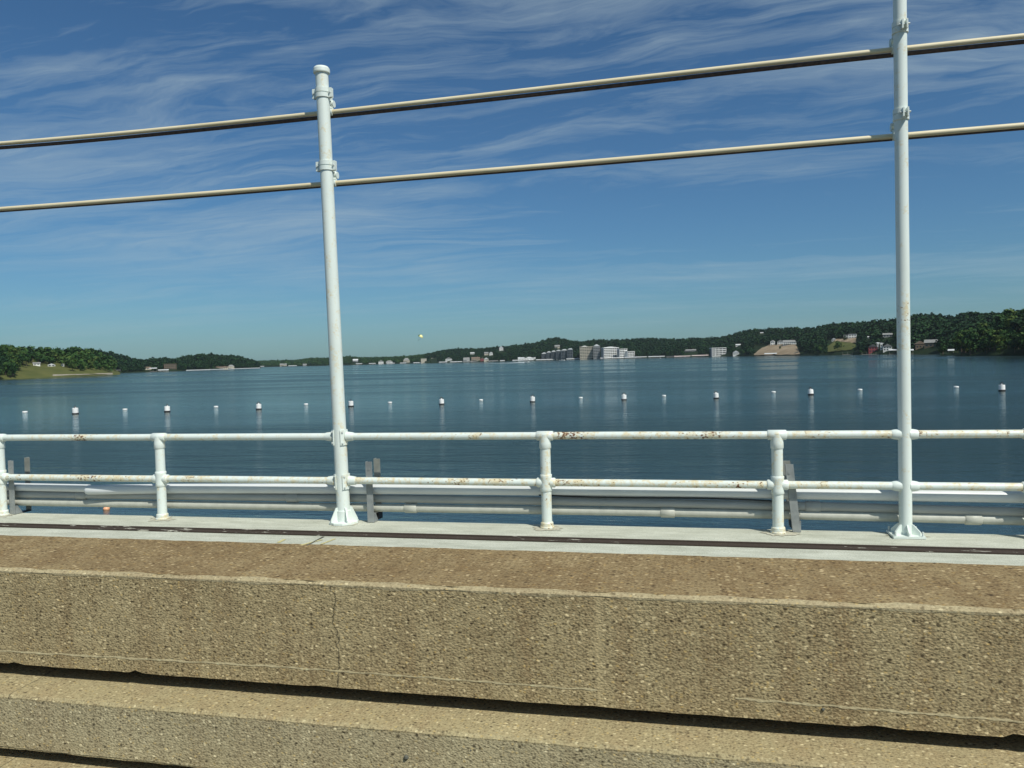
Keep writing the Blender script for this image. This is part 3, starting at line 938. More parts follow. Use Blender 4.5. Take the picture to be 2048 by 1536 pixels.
for i, (x, y, lab) in enumerate(blist):
    p = onz(x, y, 0.0)
    k = p.length / 108.0
    o = proto if i == 0 else dup(proto, p, 'white ' + lab)
    o.location = (p.x, p.y, 0)
    o.rotation_euler = (0, R(8) if x == 1622 else R(random.uniform(-5, 5)), random.uniform(0, 6))
    o.scale = (k, k, k)
flist = [(50, 823.5, 'left of every barrel buoy, first of the line'), (250, 818.5, 'between first and second barrel buoys from left'), (432, 813, 'between second and third barrel buoys from left'),
         (612, 808, 'between third barrel buoy and the capped pole'), (780, 804.5, 'between the capped pole buoy and the next barrel'), (962, 799.5, 'left of the buoy by the centre post'),
         (1161.5, 795, 'right of the buoy by the centre post'), (1328, 791, 'below the marina, between sixth and eighth barrels'), (1547, 783.5, 'left of the tilted barrel buoy'),
         (1720, 779, 'between the tilted buoy and the thin pole'), (1912.5, 773.5, 'right of the thin pole, before the last barrel')]
fp = MB().lathe((0, 0, 0), [(0.30, -0.1), (0.36, 0.02), (0.35, 0.14), (0.28, 0.19), (0.05, 0.2)], 16).build('float', M_buoy)
tag(fp, 'flat white float ' + flist[0][2], 'float', 'flat white floats between the barrel buoys')
for i, (x, y, lab) in enumerate(flist):
    p = onz(x, y + 1.5, 0.0)
    k = p.length / 135.0
    o = fp if i == 0 else dup(fp, p, 'flat white float ' + lab)
    o.location = (p.x, p.y, 0.02)
    o.scale = (k, k, k)
p = onz(213, 1019, 0)
o = MB().lathe((0, 0, 0), [(0.05, -0.06), (0.085, 0.0), (0.09, 0.04), (0.06, 0.085), (0.015, 0.10)], 16).build('orange_float', M_or)
o.location = (p.x, p.y, 0)
k = p.length / 22.0
o.scale = (0.9 * k, 0.9 * k, 0.8 * k)
tag(o, 'small orange float on the water seen under the left pipes', 'float')

# ------------------------------------------------------------------ wooded shores
def ground_mat(name, a, c, scale=0.06):
    return tonal(name, a, c, scale, 0.95, spec=0.1)


M_grass = ground_mat("mown_grass", (0.075, 0.088, 0.026), (0.112, 0.115, 0.038))
M_under = ground_mat("woodland_floor", (0.010, 0.020, 0.008), (0.020, 0.034, 0.012))
M_sand = ground_mat("bare_sandy_soil", (0.22, 0.165, 0.105), (0.33, 0.26, 0.18))
M_bank = ground_mat("pale_stone_bank", (0.20, 0.18, 0.14), (0.34, 0.31, 0.25), 0.5)


class Hill:
    def __init__(s, nm, shore, sky_, depth, treeh, m_, back=1.6, power=0.8):
        s.nm, s.shore, s.sky, s.depth, s.treeh, s.m, s.back, s.power = nm, shore, sky_, depth, treeh, m_, back, power
        s.x0, s.x1 = shore[0][0], shore[-1][0]

    def Ds(s, x):
        return float(np.interp(x, [p[0] for p in s.shore], [p[1] for p in s.shore]))

    def top(s, x):
        y = float(np.interp(x, [p[0] for p in s.sky], [p[1] for p in s.sky]))
        return max(1.2, EYE + slope(x, y) * (s.Ds(x) + s.depth) - s.treeh * 0.92)

    def D(s, x, t):
        return s.Ds(x) + s.depth * t

    def z(s, x, t):
        zt = s.top(x)
        if t <= 1:
            return 0.35 + (zt - 0.35) * max(t, 0.0) ** s.power
        return zt * (1 - 0.5 * (t - 1))

    def P(s, x, t, dz=0.0):
        h = hdir(x) * s.D(x, t)
        return Vector((h.x, h.y, s.z(x, t) + dz))

    def find(s, x, y):                 # where up the slope does the ground reach photograph height y
        for i in range(0, 101):
            t = i / 100
            if proj(s.P(x, t))[1] <= y:
                return t
        return 1.0

    def build(s, stepx=10):
        mb = MB()
        xs = np.arange(s.x0, s.x1 + 0.1, stepx)
        ts = [-0.02, 0.0, 0.04, 0.1, 0.2, 0.35, 0.5, 0.65, 0.8, 0.92, 1.0, 1.15, s.back, s.back + 0.02]
        vs = []
        for x in xs:
            for i, t in enumerate(ts):
                p = s.P(float(x), t)
                if i == 0 or i == len(ts) - 1:
                    p.z = -1.5
                elif 2 <= i <= 11:
                    p.z += 1.2 * math.sin(x * 0.11 + t * 5) * math.sin(x * 0.037 + t * 9) * min(1, t * 4)
                vs.append(p)
        k = len(ts)
        mb.add(vs, [(i * k + j, (i + 1) * k + j, (i + 1) * k + j + 1, i * k + j + 1) for i in range(len(xs) - 1) for j in range(k - 1)], True)
        mb.add(vs[:k], [tuple(range(k))])
        mb.add(vs[-k:], [tuple(range(k))[::-1]])
        return kind(mb.build('hillside', s.m), 'structure')

    def patch(s, cols, m_, nm, lift=0.5, nt=8):
        """ground cover between two photograph heights, lying on the slope"""
        mb = MB()
        vs = []
        for x, ya, yb in cols:
            t0, t1 = s.find(x, yb), max(s.find(x, ya), s.find(x, yb) + 0.01)
            for j in range(nt + 1):
                vs.append(s.P(x, t0 + (t1 - t0) * j / nt, lift + (0.35 * math.sin(x * 1.3 + j * 2.1))))
        k = nt + 1
        mb.add(vs, [(i * k + j, (i + 1) * k + j, (i + 1) * k + j + 1, i * k + j + 1) for i in range(len(cols) - 1) for j in range(nt)], True)
        return kind(mb.build(nm, m_), 'structure')


HA = Hill('A', [(-260, 760), (-40, 800), (60, 870), (150, 930), (226, 1000), (240, 1010)],
          [(-260, 680), (0, 687), (20, 685.5), (45, 690), (69, 689), (89, 693), (142, 691), (173, 695), (200, 700), (223, 712), (240, 735)], 210, 14, M_grass)
HAB = Hill('AB', [(150, 1450), (230, 1480), (296, 1520)], [(150, 694), (200, 699), (223, 703), (254, 712), (279, 717), (296, 721)], 260, 13, M_under)
HB = Hill('B', [(222, 1500), (300, 1560), (420, 1680), (524, 1900)],
          [(222, 722), (290, 719), (300, 716), (355, 715), (401, 706), (432, 708), (470, 710), (495, 716), (512, 722), (524, 731)], 260, 13, M_under)
HC = Hill('C', [(480, 3300), (560, 3000), (660, 2700), (760, 2550), (870, 2350), (930, 2250)],
          [(480, 722), (518, 721), (594, 719), (617, 715), (635, 714.5), (660, 715), (695, 711.5), (725, 714), (754, 713.5), (812, 711.5), (861, 706), (881, 700), (930, 700)], 500, 13, M_under)
HD = Hill('D', [(850, 2300), (1000, 2050), (1160, 1920), (1300, 1800), (1420, 1650), (1550, 1380), (1700, 1120), (1800, 970), (1900, 860), (2120, 800)],
          [(850, 708), (879, 701), (904, 697), (949, 697), (977, 695), (1010, 692), (1035, 689), (1067, 686), (1094, 677), (1113, 673.5), (1137, 679), (1162, 682),
           (1192, 679), (1243, 678.5), (1275, 676), (1296, 675.5), (1331, 677), (1366, 677), (1419, 674.6), (1454, 671), (1480, 663), (1501, 658), (1528, 656),
           (1581, 655), (1624, 656), (1665, 645.5), (1679, 646), (1704, 644), (1756, 641), (1791, 637), (1836, 629), (1872, 627), (1891, 633), (1911, 629.5),
           (1944, 623.6), (1963, 625.5), (1996, 625), (2029, 621.6), (2120, 620)], 420, 13, M_under)
HE = Hill('E', [(1880, 735), (1930, 660), (2000, 600), (2100, 560), (2300, 520)],
          [(1880, 706), (1905, 694), (1937, 673), (1960, 656), (1985, 645), (2010, 638), (2030, 628), (2048, 621), (2100, 612), (2300, 600)], 130, 13, M_under)
HILLS = [HA, HAB, HB, HC, HD, HE]
for h_ in HILLS:
    h_.build(10)

FEAT = []                              # photo-space footprints kept free of trees in front


def pxm(D):
    return D / FPX


C_ = {
    'bright': tonal('fresh_white_render', (0.80, 0.80, 0.77), (0.86, 0.86, 0.83), 0.5, 0.8),
    'white': tonal("white_house_wall", (0.70, 0.70, 0.68), (0.78, 0.78, 0.75), 0.5, 0.8), 'cream': tonal("cream_house_wall", (0.52, 0.47, 0.37), (0.60, 0.55, 0.45), 0.5, 0.8),
    'tan': tonal("tan_house_wall", (0.33, 0.27, 0.19), (0.42, 0.35, 0.25), 0.5, 0.85), 'grey': tonal("grey_house_wall", (0.26, 0.27, 0.28), (0.34, 0.35, 0.35), 0.5, 0.85),
    'dark': tonal("dark_grey_cladding", (0.07, 0.085, 0.10), (0.11, 0.125, 0.14), 0.5, 0.7), 'red': tonal("barn_red_wall", (0.25, 0.045, 0.05), (0.33, 0.07, 0.07), 0.5, 0.8),
    'brown': tonal("brown_timber_wall", (0.10, 0.075, 0.05), (0.16, 0.12, 0.08), 0.5, 0.85),
    'rgrey': tonal("grey_shingle_roof", (0.19, 0.19, 0.185), (0.27, 0.27, 0.26), 0.6, 0.9), 'rdark': tonal("dark_shingle_roof", (0.06, 0.06, 0.06), (0.10, 0.10, 0.10), 0.6, 0.9),
    'rwhite': tonal("white_metal_roof", (0.52, 0.53, 0.53), (0.64, 0.65, 0.65), 0.4, 0.5), 'rbrown': tonal("brown_shingle_roof", (0.13, 0.09, 0.065), (0.19, 0.14, 0.10), 0.6, 0.9),
    'rpink': tonal("faded_pink_metal_roof", (0.55, 0.44, 0.41), (0.63, 0.53, 0.50), 0.3, 0.6),
    'glass': mat("window_glass_dark", (0.02, 0.03, 0.04), 0.08), 'deck': tonal("weathered_deck_boards", (0.24, 0.22, 0.19), (0.34, 0.31, 0.27), 1.0, 0.9),
}


def spot(hill, x0, y0, x1, y1, offs=0.0):
    xm = (x0 + x1) / 2
    t = hill.find(xm, y1)
    D = hill.D(xm, t) + offs
    p = hdir(xm) * D
    zf = Vector((p.x, p.y, EYE)) - CAM
    k = zf.dot(FWD) / FPX
    zb = hill.z(xm, t) if t > 0 else 0.6
    zt = EYE + slope(xm, y0) * D
    FEAT.append((x0 - 2.5, x1 + 2.5, y0 - 2.0, y1 + 1.0, D + 6))
    hd = hdir(xm)
    return Vector((p.x, p.y, zb)), math.atan2(hd.y, hd.x) - math.pi / 2, (x1 - x0) * k, max(3.2, zt - zb)


def windows(t, w, h, y, rows, cols, ww, wh, z0=0.9):
    for r in range(rows):
        for c in range(cols):
            x = -w / 2 + w * (c + 0.5) / cols
            z = z0 + (h - 0.2) * r / rows
            g = MB().box(x - ww / 2, x + ww / 2, y - 0.06, y + 0.05, z, z + wh)
            g.build('window', C_['glass'], t)


def house(hill, x0, y0, x1, y1, label, wall='white', roof='rgrey', style='gable', yaw=0.0, cat='house', nm='house', dock_=False):
    p, rz, w, h = spot(hill, x0, y0, x1, y1)
    t = thing(nm, p, label, cat, 'houses along the wooded shore' if cat == 'house' else None)
    t.rotation_euler.z = rz + R(yaw)
    t['_o'] = [0, 0, 0]
    d = max(6.0, w * 0.65)
    rh = 0.0 if style == 'flat' else min(h * 0.42, w * 0.33)
    hw = h - rh
    MB().box(-w / 2, w / 2, 0, d, -4, hw).build('wall', C_[wall], t)
    o = 0.5
    rf = MB()
    if style == 'gable':
        rf.prism([(-o, hw - 0.1), (d + o, hw - 0.1), (d / 2, hw + rh)], 'x', -w / 2 - o, w / 2 + o)
    elif style == 'front':
        rf.prism([(-w / 2 - o, hw - 0.1), (w / 2 + o, hw - 0.1), (0, hw + rh)], 'y', -o, d + o)
    elif style == 'hip':
        vs = [(-w / 2 - o, -o, hw), (w / 2 + o, -o, hw), (w / 2 + o, d + o, hw), (-w / 2 - o, d + o, hw), (-w * 0.2, d / 2, hw + rh), (w * 0.2, d / 2, hw + rh)]
        rf.add(vs, [(0, 1, 5, 4), (1, 2, 5), (2, 3, 4, 5), (3, 0, 4), (3, 2, 1, 0)])
    elif style == 'spire':
        rf.lathe((0, d / 2, hw), [(max(w, d) * 0.55, 0), (0.05, rh)], 8, False)
    else:
        rf.box(-w / 2 - o, w / 2 + o, -o, d + o, hw, hw + 0.45)
    rf.build('roof', C_[roof], t)
    rows = max(1, min(4, round(hw / 3.2)))
    cols = max(1, min(6, round(w / 3.6)))
    windows(t, w * 0.94, hw, 0, rows, cols, min(2.2, w / cols * 0.5), min(1.5, hw / rows * 0.5), 0.8)
    if w > 14 and style in ('gable', 'hip'):
        MB().box(w * 0.22, w * 0.22 + 1.0, d * 0.55, d * 0.55 + 0.9, hw, hw + rh + 1.1).build('chimney', C_['tan'], t)
        MB().box(-w * 0.45, w * 0.1, -2.2, -0.003, hw * 0.45, hw * 0.45 + 0.25).build('deck', C_['deck'], t)
    return t


def dock(hill, x0, y0, x1, label, roof='rwhite', out=8.0, slant=0.0, deep=9.0, low=False, nm='covered_dock'):
    xm = (x0 + x1) / 2
    D = hill.Ds(xm) - out
    p = hdir(xm) * D
    k = (Vector((p.x, p.y, EYE)) - CAM).dot(FWD) / FPX
    w = (x1 - x0) * k
    hgt = max(2.2, EYE + slope(xm, y0) * D)
    FEAT.append((x0, x1, y0 - 0.5, y0 + 6, D + deep))
    t = thing(nm, (p.x, p.y, 0.0), label, 'dock', 'docks along the shore')
    hd = hdir(xm)
    t.rotation_euler.z = math.atan2(hd.y, hd.x) - math.pi / 2 + R(slant)
    t['_o'] = [0, 0, 0]
    MB().box(-w / 2, w / 2, 0, deep, 0.25, 0.6).build('deck', C_['deck'], t)
    if not low:
        ev = max(2.0, hgt - 1.7)
        MB().prism([(-0.6, ev - 0.25), (deep + 0.6, ev - 0.25), (deep + 0.6, ev), (deep / 2, ev + 1.35), (-0.6, ev)], 'x', -w / 2 - 0.4, w / 2 + 0.4).build('roof', C_[roof], t)
        hgt = ev + 0.2
    n = max(2, min(14, int(w / 5) + 1))
    for i in range(n):
        x = -w / 2 + 0.3 + (w - 0.6) * i / (n - 1)
        MB().box(x - 0.12, x + 0.12, 0.05, 0.3, -0.6, (hgt - 0.5) if not low else hgt).build('post', C_['deck'], t)
    if not low and w > 14:
        for i in range(0, n - 1, 2):
            if random.random() < 0.75:
                a, b = -w / 2 + 0.6 + (w - 0.6) * i / (n - 1), -w / 2 + (w - 0.6) * (i + 1) / (n - 1)
                mm = (a + b) / 2
                MB().prism([(mm - 1.0, 0.35), (mm + 1.0, 0.35), (mm + 1.3, 1.35), (mm - 1.3, 1.35)], 'y', 1.2, deep - 1.0).build('moored_hull', C_['rwhite'], t)
    return t


def boat(x, y, label, ln=7.0, yaw=0.0, cover=True, hullm='rwhite'):
    p = onz(x, y, 0.0)
    t = thing('motor_boat', (p.x, p.y, 0.0), label, 'boat')
    t.rotation_euler.z = YAW + R(yaw)
    t['_o'] = [0, 0, 0]
    hb = MB()
    st = [(-0.5, 1.1, 0.9), (-0.2, 1.25, 0.95), (0.2, 1.15, 1.1), (0.42, 0.55, 1.3), (0.5, 0.03, 1.4)]
    vs = []
    for u, hw, zt in st:
        vs += [(u * ln, -hw, zt), (u * ln, -hw * 0.55, -0.2), (u * ln, hw * 0.55, -0.2), (u * ln, hw, zt)]
    hb.add(vs, [(i * 4 + j, (i + 1) * 4 + j, (i + 1) * 4 + (j + 1) % 4, i * 4 + (j + 1) % 4) for i in range(4) for j in range(4)] + [(0, 1, 2, 3)])
    hb.build('hull', C_[hullm], t)
    MB().prism([(-0.12 * ln, 0.95), (0.16 * ln, 1.05), (0.06 * ln, 1.75), (-0.02 * ln, 1.75)], 'y', -0.8, 0.8).build('windscreen', C_['glass'], t)
    if cover:
        MB().box(-0.2 * ln, 0.08 * ln, -1.0, 1.0, 2.3, 2.4).build('canopy', C_['rwhite'], t)
    return t


# ---- left headland and the cove behind it
house(HA, 68, 724.5, 80, 731, 'low white house at the top of the lawn, farthest left', 'white', 'rgrey')
house(HA, 97, 727, 110, 733.5, 'white cottage at the lawn top with a bright roof, second from left', 'white', 'rwhite', 'front')
house(HA, 123, 728, 129, 733, 'tiny white shed at the right end of the lawn top', 'white', 'rwhite', 'front', cat='shed', nm='shed')
house(HB, 289, 733.5, 302, 739.5, 'beige house left of the three-storey tan block on the cove', 'cream', 'rbrown')
house(HB, 329, 728, 352, 738.5, 'three-storey tan block among the trees of the cove', 'brown', 'rbrown', 'flat', cat='building', nm='apartment_building')
house(HB, 433, 733, 455, 738.5, 'long low pale house right of the cove, on the waterline', 'cream', 'rbrown')
house(HB, 456, 729.5, 468, 737.5, 'pale two-storey house, rightmost on the left-hand point', 'cream', 'rgrey', 'hip')
dock(HB, 226, 739, 240, 'dark boat dock at the tip of the left headland', 'rdark')
dock(HB, 300, 735, 313, 'white roofed dock in front of the beige cove house')
dock(HB, 317, 738.5, 336, 'low white dock below the tan block on the cove', 'rwhite', low=False, deep=6)
boat(267, 744.5, 'white boat moored right of the left headland', 8, 80)
sw = MB()
cols = list(range(372, 524, 4))
for a, b2 in zip(cols[:-1], cols[1:]):
    pa, pb = HB.P(a, -0.022), HB.P(b2, -0.022)
    hd = hdir(a)
    sw.add([(pa.x, pa.y, -0.5), (pb.x, pb.y, -0.5), (pb.x, pb.y, 1.5), (pa.x, pa.y, 1.5), (pa.x + hd.x * 2, pa.y + hd.y * 2, -0.5), (pb.x + hd.x * 2, pb.y + hd.y * 2, -0.5),
            (pb.x + hd.x * 2, pb.y + hd.y * 2, 1.5), (pa.x + hd.x * 2, pa.y + hd.y * 2, 1.5)], [(0, 1, 2, 3), (3, 2, 6, 7), (4, 7, 6, 5)])
tag(sw.build('sea_wall', C_['rwhite']), 'long low white sea wall along the foot of the left-hand point', 'wall')
HA.patch([(x, float(np.interp(x, [105, 225], [749.6, 746.8])), float(np.interp(x, [105, 225], [752, 749.5]))) for x in range(105, 228, 5)], M_bank, 'stone_bank', 0.25, 2)

# ---- far shore
house(HC, 560, 727, 573, 732.5, 'small pale house on the hazy far shore left of the capped pole', 'cream', 'rgrey')
house(HC, 606, 727.5, 613, 732.5, 'grey house on the hazy far shore nearest left of the capped pole', 'grey', 'rgrey')
house(HC, 706, 718, 716, 725, 'grey house above the water just right of the capped pole', 'grey', 'rwhite')
house(HC, 757, 720, 767, 728, 'white gabled house on the far shore, left one of a close pair', 'white', 'rgrey', 'front')
house(HC, 772, 721, 785, 727, 'broad white house on the far shore, right one of a close pair', 'white', 'rgrey', 'hip')
house(HC, 807, 716, 819, 725.5, 'tall beige house below the yellow parasail, left side', 'cream', 'rgrey', 'hip')
house(HC, 842, 717, 853, 726, 'beige three-storey house straight below the yellow parasail', 'cream', 'rgrey', 'flat')
house(HC, 863, 716, 871, 720, 'small pale house up the slope right of the parasail', 'cream', 'rgrey')
dock(HC, 518, 732, 528, 'white dock at far left of the hazy shore')
dock(HC, 577, 732, 593, 'low pale dock on the hazy shore left of the capped pole', deep=6)
dock(HC, 712, 726.5, 724, 'white dock just right of the capped pole on the far shore')
dock(HC, 738, 726, 751, 'white dock left of the close pair of far houses')
dock(HC, 774, 726, 789, 'white dock in front of the broad white far house')
dock(HC, 800, 726, 812, 'pale dock left of the parasail on the far shore')
dock(HC, 827, 725.5, 849, 'long pale dock straight below the parasail')

# ---- main right-hand shore
house(HD, 891, 714.5, 904, 722, 'white house with two gables at the left start of the long wooded hill', 'white', 'rgrey', 'front')
house(HD, 927, 715, 939, 722.5, 'white house behind the long dock left of the tall pink house', 'white', 'rgrey')
house(HD, 943, 714, 960, 722.5, 'wide brownish house immediately left of the tall pink house', 'tan', 'rbrown')
house(HD, 961, 715, 968, 722.5, 'narrow red-brown house touching the tall pink house', 'red', 'rbrown', 'front')
house(HD, 968, 715, 977, 723, 'tall pink-white house by the water left of the marina', 'cream', 'rwhite', 'front')
house(HD, 999, 692.5, 1007, 702, 'white house high up on the hill left of its summit', 'white', 'rwhite', 'front')
house(HD, 969, 704, 977, 711, 'small pale house halfway up the hill, left of a pair', 'cream', 'rgrey')
house(HD, 979, 703.5, 986, 711, 'small white house halfway up the hill, right of a pair', 'white', 'rwhite', 'front')
house(HD, 941, 704.5, 949, 708, 'little white roofed house in the trees left of the halfway pair', 'white', 'rwhite')
house(HD, 1110, 690, 1120, 696, 'pale house in the trees just below the hill summit', 'cream', 'rgrey')
house(HD, 1036, 714, 1071, 720.5, 'long terraced white clubhouse behind the marina roof', 'white', 'rwhite', cat='building', nm='clubhouse')
dock(HD, 878, 724, 894, 'pale dock at the left start of the long hill')
dock(HD, 900, 722.5, 925, 'long white dock roof below the two-gabled white house')
dock(HD, 926, 723, 960, 'grey dock in front of the brownish house', 'rgrey')
dock(HD, 976, 721.5, 996, 'grey-white dock right of the tall pink house', 'rgrey')
dock(HD, 1000, 722.5, 1009, 'short white dock left of the marina')
dock(HD, 1025, 719.5, 1071, 'long white marina roof in front of the clubhouse', slant=4)
dock(HD, 1072, 718, 1112, 'white marina roof on posts below the stepped condominiums')
dock(HD, 1133, 716.5, 1160, 'white dock roof between condominiums and the hotel')
boat(1124, 720.8, 'white cruiser moored between the two marina roofs', 14, 0)
mvb = boat(1053, 724.6, 'white speedboat running right in front of the marina with a wake', 9, 0, False)
wk = MB()
pa = onz(1049, 725.3, 0)
rr = Vector((math.cos(YAW), math.sin(YAW), 0))
bb = Vector((-rr.y, rr.x, 0))
n = 24
vs = []
for i in range(n + 1):
    q = pa - rr * (i * 2.4) - bb * (i * i * 0.012)
    w_ = 0.9 + 0.10 * i + 0.3 * math.sin(i * 2.2)
    vs += [q - bb * w_ + Vector((0, 0, 0.05)), q + Vector((0, 0, 0.45 * (1 - i / n) + 0.06)), q + bb * w_ + Vector((0, 0, 0.05))]
wk.add(vs, [(i * 3 + j, (i + 1) * 3 + j, (i + 1) * 3 + j + 1, i * 3 + j + 1) for i in range(n) for j in range(2)], True)
kind(wk.build('foam_wake', mat("white_foam", (0.75, 0.78, 0.8), 0.7)), 'stuff')

# stepped condominiums: six dark glazed units with white pitched roofs
cg = 'stepped condominium units'
for i, (xa, xb, ya) in enumerate([(1083, 1093, 705), (1093, 1102.5, 702.5), (1102.5, 1112, 701), (1112, 1122, 699.5), (1122, 1135, 698.3), (1135, 1146, 696.5)]):
    p, rz, w, h = spot(HD, xa, ya, xb, 719)
    lab = ['leftmost and lowest', 'second from left', 'third from left', 'fourth from left', 'fifth from left', 'rightmost and tallest'][i]
    t = thing('condominium', p, 'dark glazed condominium with white roof, ' + lab + ' of the stepped row', 'building', cg)
    t.rotation_euler.z = rz
    t['_o'] = [0, 0, 0]
    rh = 3.2
    MB().box(-w / 2 + 0.02, w / 2 - 0.02, 0, 16, -4, h - rh).build('wall', C_['dark'], t)
    MB().prism([(-w / 2 + 0.03, h - rh), (w / 2 - 0.03, h - rh), (w * 0.25, h), (-w * 0.1, h)], 'y', -1.2, 17).build('roof', C_['rwhite'], t)
    fl = 6
    for k in range(1, fl):
        z = (h - rh) * k / fl
        MB().box(-w / 2 + 0.8, w / 2 - 0.8, -1.4, -0.003, z, z + 0.28).build('balcony', C_['grey'], t)
    windows(t, w - 1.4, h - rh, 0, fl, 2, w * 0.32, (h - rh) / fl * 0.55, 0.6)


def hotel(x0, y0, x1, y1, label, wall, slab, floors, bays, depth=18.0, pent=None, offs=0.0, yaw=0.0):
    p, rz, w, h = spot(HD, x0, y0, x1, y1, offs)
    t = thing('hotel_block', p, label, 'building', 'white balconied hotel blocks by the water')
    t.rotation_euler.z = rz + R(yaw)
    t['_o'] = [0, 0, 0]
    MB().box(-w / 2, w / 2, 2.0, depth, -4, h).build('wall', C_[wall], t)
    MB().box(-w / 2 - 0.5, w / 2 + 0.5, -0.6, depth + 0.5, h + 0.002, h + 1.1).build('roof', C_[slab], t)
    for k in range(floors):
        z = h * k / floors
        b_ = MB().box(-w / 2, w / 2, -0.2, 1.99, z, z + 0.35)
        b_.box(-w / 2, w / 2, -0.22, -0.06, z + 0.352, z + 1.65)
        b_.build('balcony', C_[slab], t)
    for c in range(bays + 1):
        x = -w / 2 + w * c / bays
        MB().box(x - 0.2, x + 0.2, 0.0, 1.985, 0.4, h - 0.01).build('partition', C_[slab], t)
    for k in range(floors):
        for c in range(bays):
            xa = -w / 2 + w * (c + 0.12) / bays
            xb = -w / 2 + w * (c + 0.88) / bays
            MB().box(xa, xb, 1.93, 2.05, h * k / floors + 0.5, h * (k + 1) / floors - 0.45).build('window', C_['glass'], t)
    if pent:
        a, b2, hh = pent
        MB().prism([(w * a, h + 1.1), (w * b2, h + 1.1), (w * (a + b2) / 2 + 1, h + 1.1 + hh), (w * (a + b2) / 2 - 1, h + 1.1 + hh)], 'y', 1.5, depth - 2).build('roof_gable', C_['rwhite'], t)
    return t


hotel(1160, 694, 1187, 719.5, 'grey eight-storey hotel block with white balcony bands, leftmost of the hotel', 'grey', 'cream', 8, 6, pent=(-0.4, 0.1, 2.5))
hotel(1187, 693, 1200.5, 719.5, 'slightly darker hotel block with a white peaked roof, joined right of the leftmost', 'dark', 'grey', 8, 3, pent=(-0.45, 0.45, 4.5))
hotel(1207, 696, 1239, 716, 'wide white balconied hotel block at the middle of the hotel', 'grey', 'bright', 6, 7, pent=(-0.48, 0.48, 2.2), yaw=22)
hotel(1239, 698.5, 1255, 715.5, 'narrower white hotel block stepping down right of the wide one', 'grey', 'bright', 5, 3, yaw=22)
hotel(1255, 703.5, 1270, 714.5, 'lowest white hotel block at the right end of the hotel', 'white', 'bright', 3, 3, yaw=22)
hotel(1424, 696.5, 1452.5, 713, 'free-standing four-storey white framed block right of the hotel', 'dark', 'bright', 4, 4, yaw=15)
dock(HD, 1201, 715, 1222, 'grey-white dock roof at the foot of the middle hotel block', 'rwhite')
dock(HD, 1223, 714.5, 1252, 'cluttered white dock roof below the right hotel blocks', 'rwhite', slant=3)
dock(HD, 1250, 713, 1297, 'longest bright white dock roof right of the hotel', 'rwhite', slant=5)
dock(HD, 1297, 711.8, 1329, 'white dock roof next right of the longest bright one', 'rwhite')
dock(HD, 1333, 713, 1349, 'dark flat dock in a gap of the trees right of the hotel', 'rdark')
dock(HD, 1349, 711.2, 1382, 'pinkish dock roof left of the large faded one', 'rpink')
dock(HD, 1384, 709.6, 1416, 'large faded pink dock roof left of the free-standing block', 'rpink')
boat(1321, 716.5, 'white boat moored at the end of the bright dock roofs', 9, 80)
house(HD, 1370, 698.5, 1392, 704, 'grey roofed house half hidden in trees left of the free-standing block', 'grey', 'rgrey')
house(HD, 1466, 701, 1478, 711.8, 'narrow white house right beside the free-standing block', 'white', 'rwhite', 'front')
house(HD, 1472, 688, 1481, 693, 'white roofed house in the trees above the narrow white house', 'white', 'rwhite')
house(HD, 1521, 664.5, 1527, 667.5, 'tiny pale roof high in the woods above the sandy slope', 'cream', 'rwhite')
# bare slope with the white mansion
HD.patch([(x, float(np.interp(x, [1508, 1524, 1540, 1592, 1600], [710, 697, 690.5, 690.5, 708])), float(np.interp(x, [1508, 1600], [713, 712]))) for x in np.arange(1508, 1600.1, 4)], M_sand, 'sandy_bank', 1.2)
FEAT.append((1508, 1598, 689, 711, HD.Ds(1550) + 260))
house(HD, 1541.5, 680, 1550, 691, 'white turret with a dark cone at the left end of the mansion', 'white', 'rgrey', 'spire', cat='tower', nm='turret')
house(HD, 1555.5, 679.5, 1566, 690, 'white gabled wing of the mansion, middle piece', 'white', 'rgrey', 'front')
house(HD, 1567, 680, 1592, 690.5, 'long white mansion with grey roof above the bare sandy slope', 'white', 'rgrey')
dock(HD, 1530, 705.5, 1560, 'white arched dock roof at the foot of the sandy slope', 'rwhite')
HD.patch([(x, float(np.interp(x, [1655, 1668, 1690, 1712], [695, 684, 683, 690])), float(np.interp(x, [1655, 1712], [706, 700]))) for x in range(1655, 1713, 4)], M_grass, 'lawn', 1.0)
HD.patch([(x, float(np.interp(x, [1668, 1690, 1712], [681, 678, 677])), float(np.interp(x, [1668, 1690, 1712], [684, 686, 688]))) for x in range(1668, 1713, 4)], M_sand, 'sandy_bank', 1.3, 4)
FEAT.append((1655, 1712, 679, 700, HD.Ds(1685) + 240))
house(HD, 1664, 676, 1671.5, 682.5, 'small white house at the left end of the clearing', 'white', 'rwhite', 'front')
house(HD, 1688, 670, 1697, 677.5, 'white flat-roofed house at the top of the clearing, left one', 'white', 'rgrey', 'flat')
house(HD, 1698, 668, 1713, 677, 'wider white flat-roofed house at the top of the clearing, right one', 'white', 'rgrey', 'flat')
house(HD, 1736, 672.5, 1741, 677, 'tiny white house between the clearing and the hilltop house', 'white', 'rwhite')
house(HD, 1767, 666, 1784, 674, 'long grey house high on the hill left of the thin pole', 'grey', 'rgrey')
house(HD, 1738, 688, 1754, 705, 'dark red house with white trim by the water', 'red', 'rdark', 'front')
house(HD, 1754, 684.5, 1758, 699, 'slim white turret touching the dark red house', 'white', 'rwhite', 'spire', cat='tower', nm='turret')
house(HD, 1761, 685.5, 1765, 700, 'slim white turret standing second right of the dark red house', 'white', 'rwhite', 'spire', cat='tower', nm='turret')
house(HD, 1767, 687.5, 1783, 702, 'grey gabled house with white upper storey right of the red house', 'white', 'rgrey', 'front')
dock(HD, 1686, 704, 1714, 'row of grey mooring piles left of the red house', low=True, nm='pile_dock')
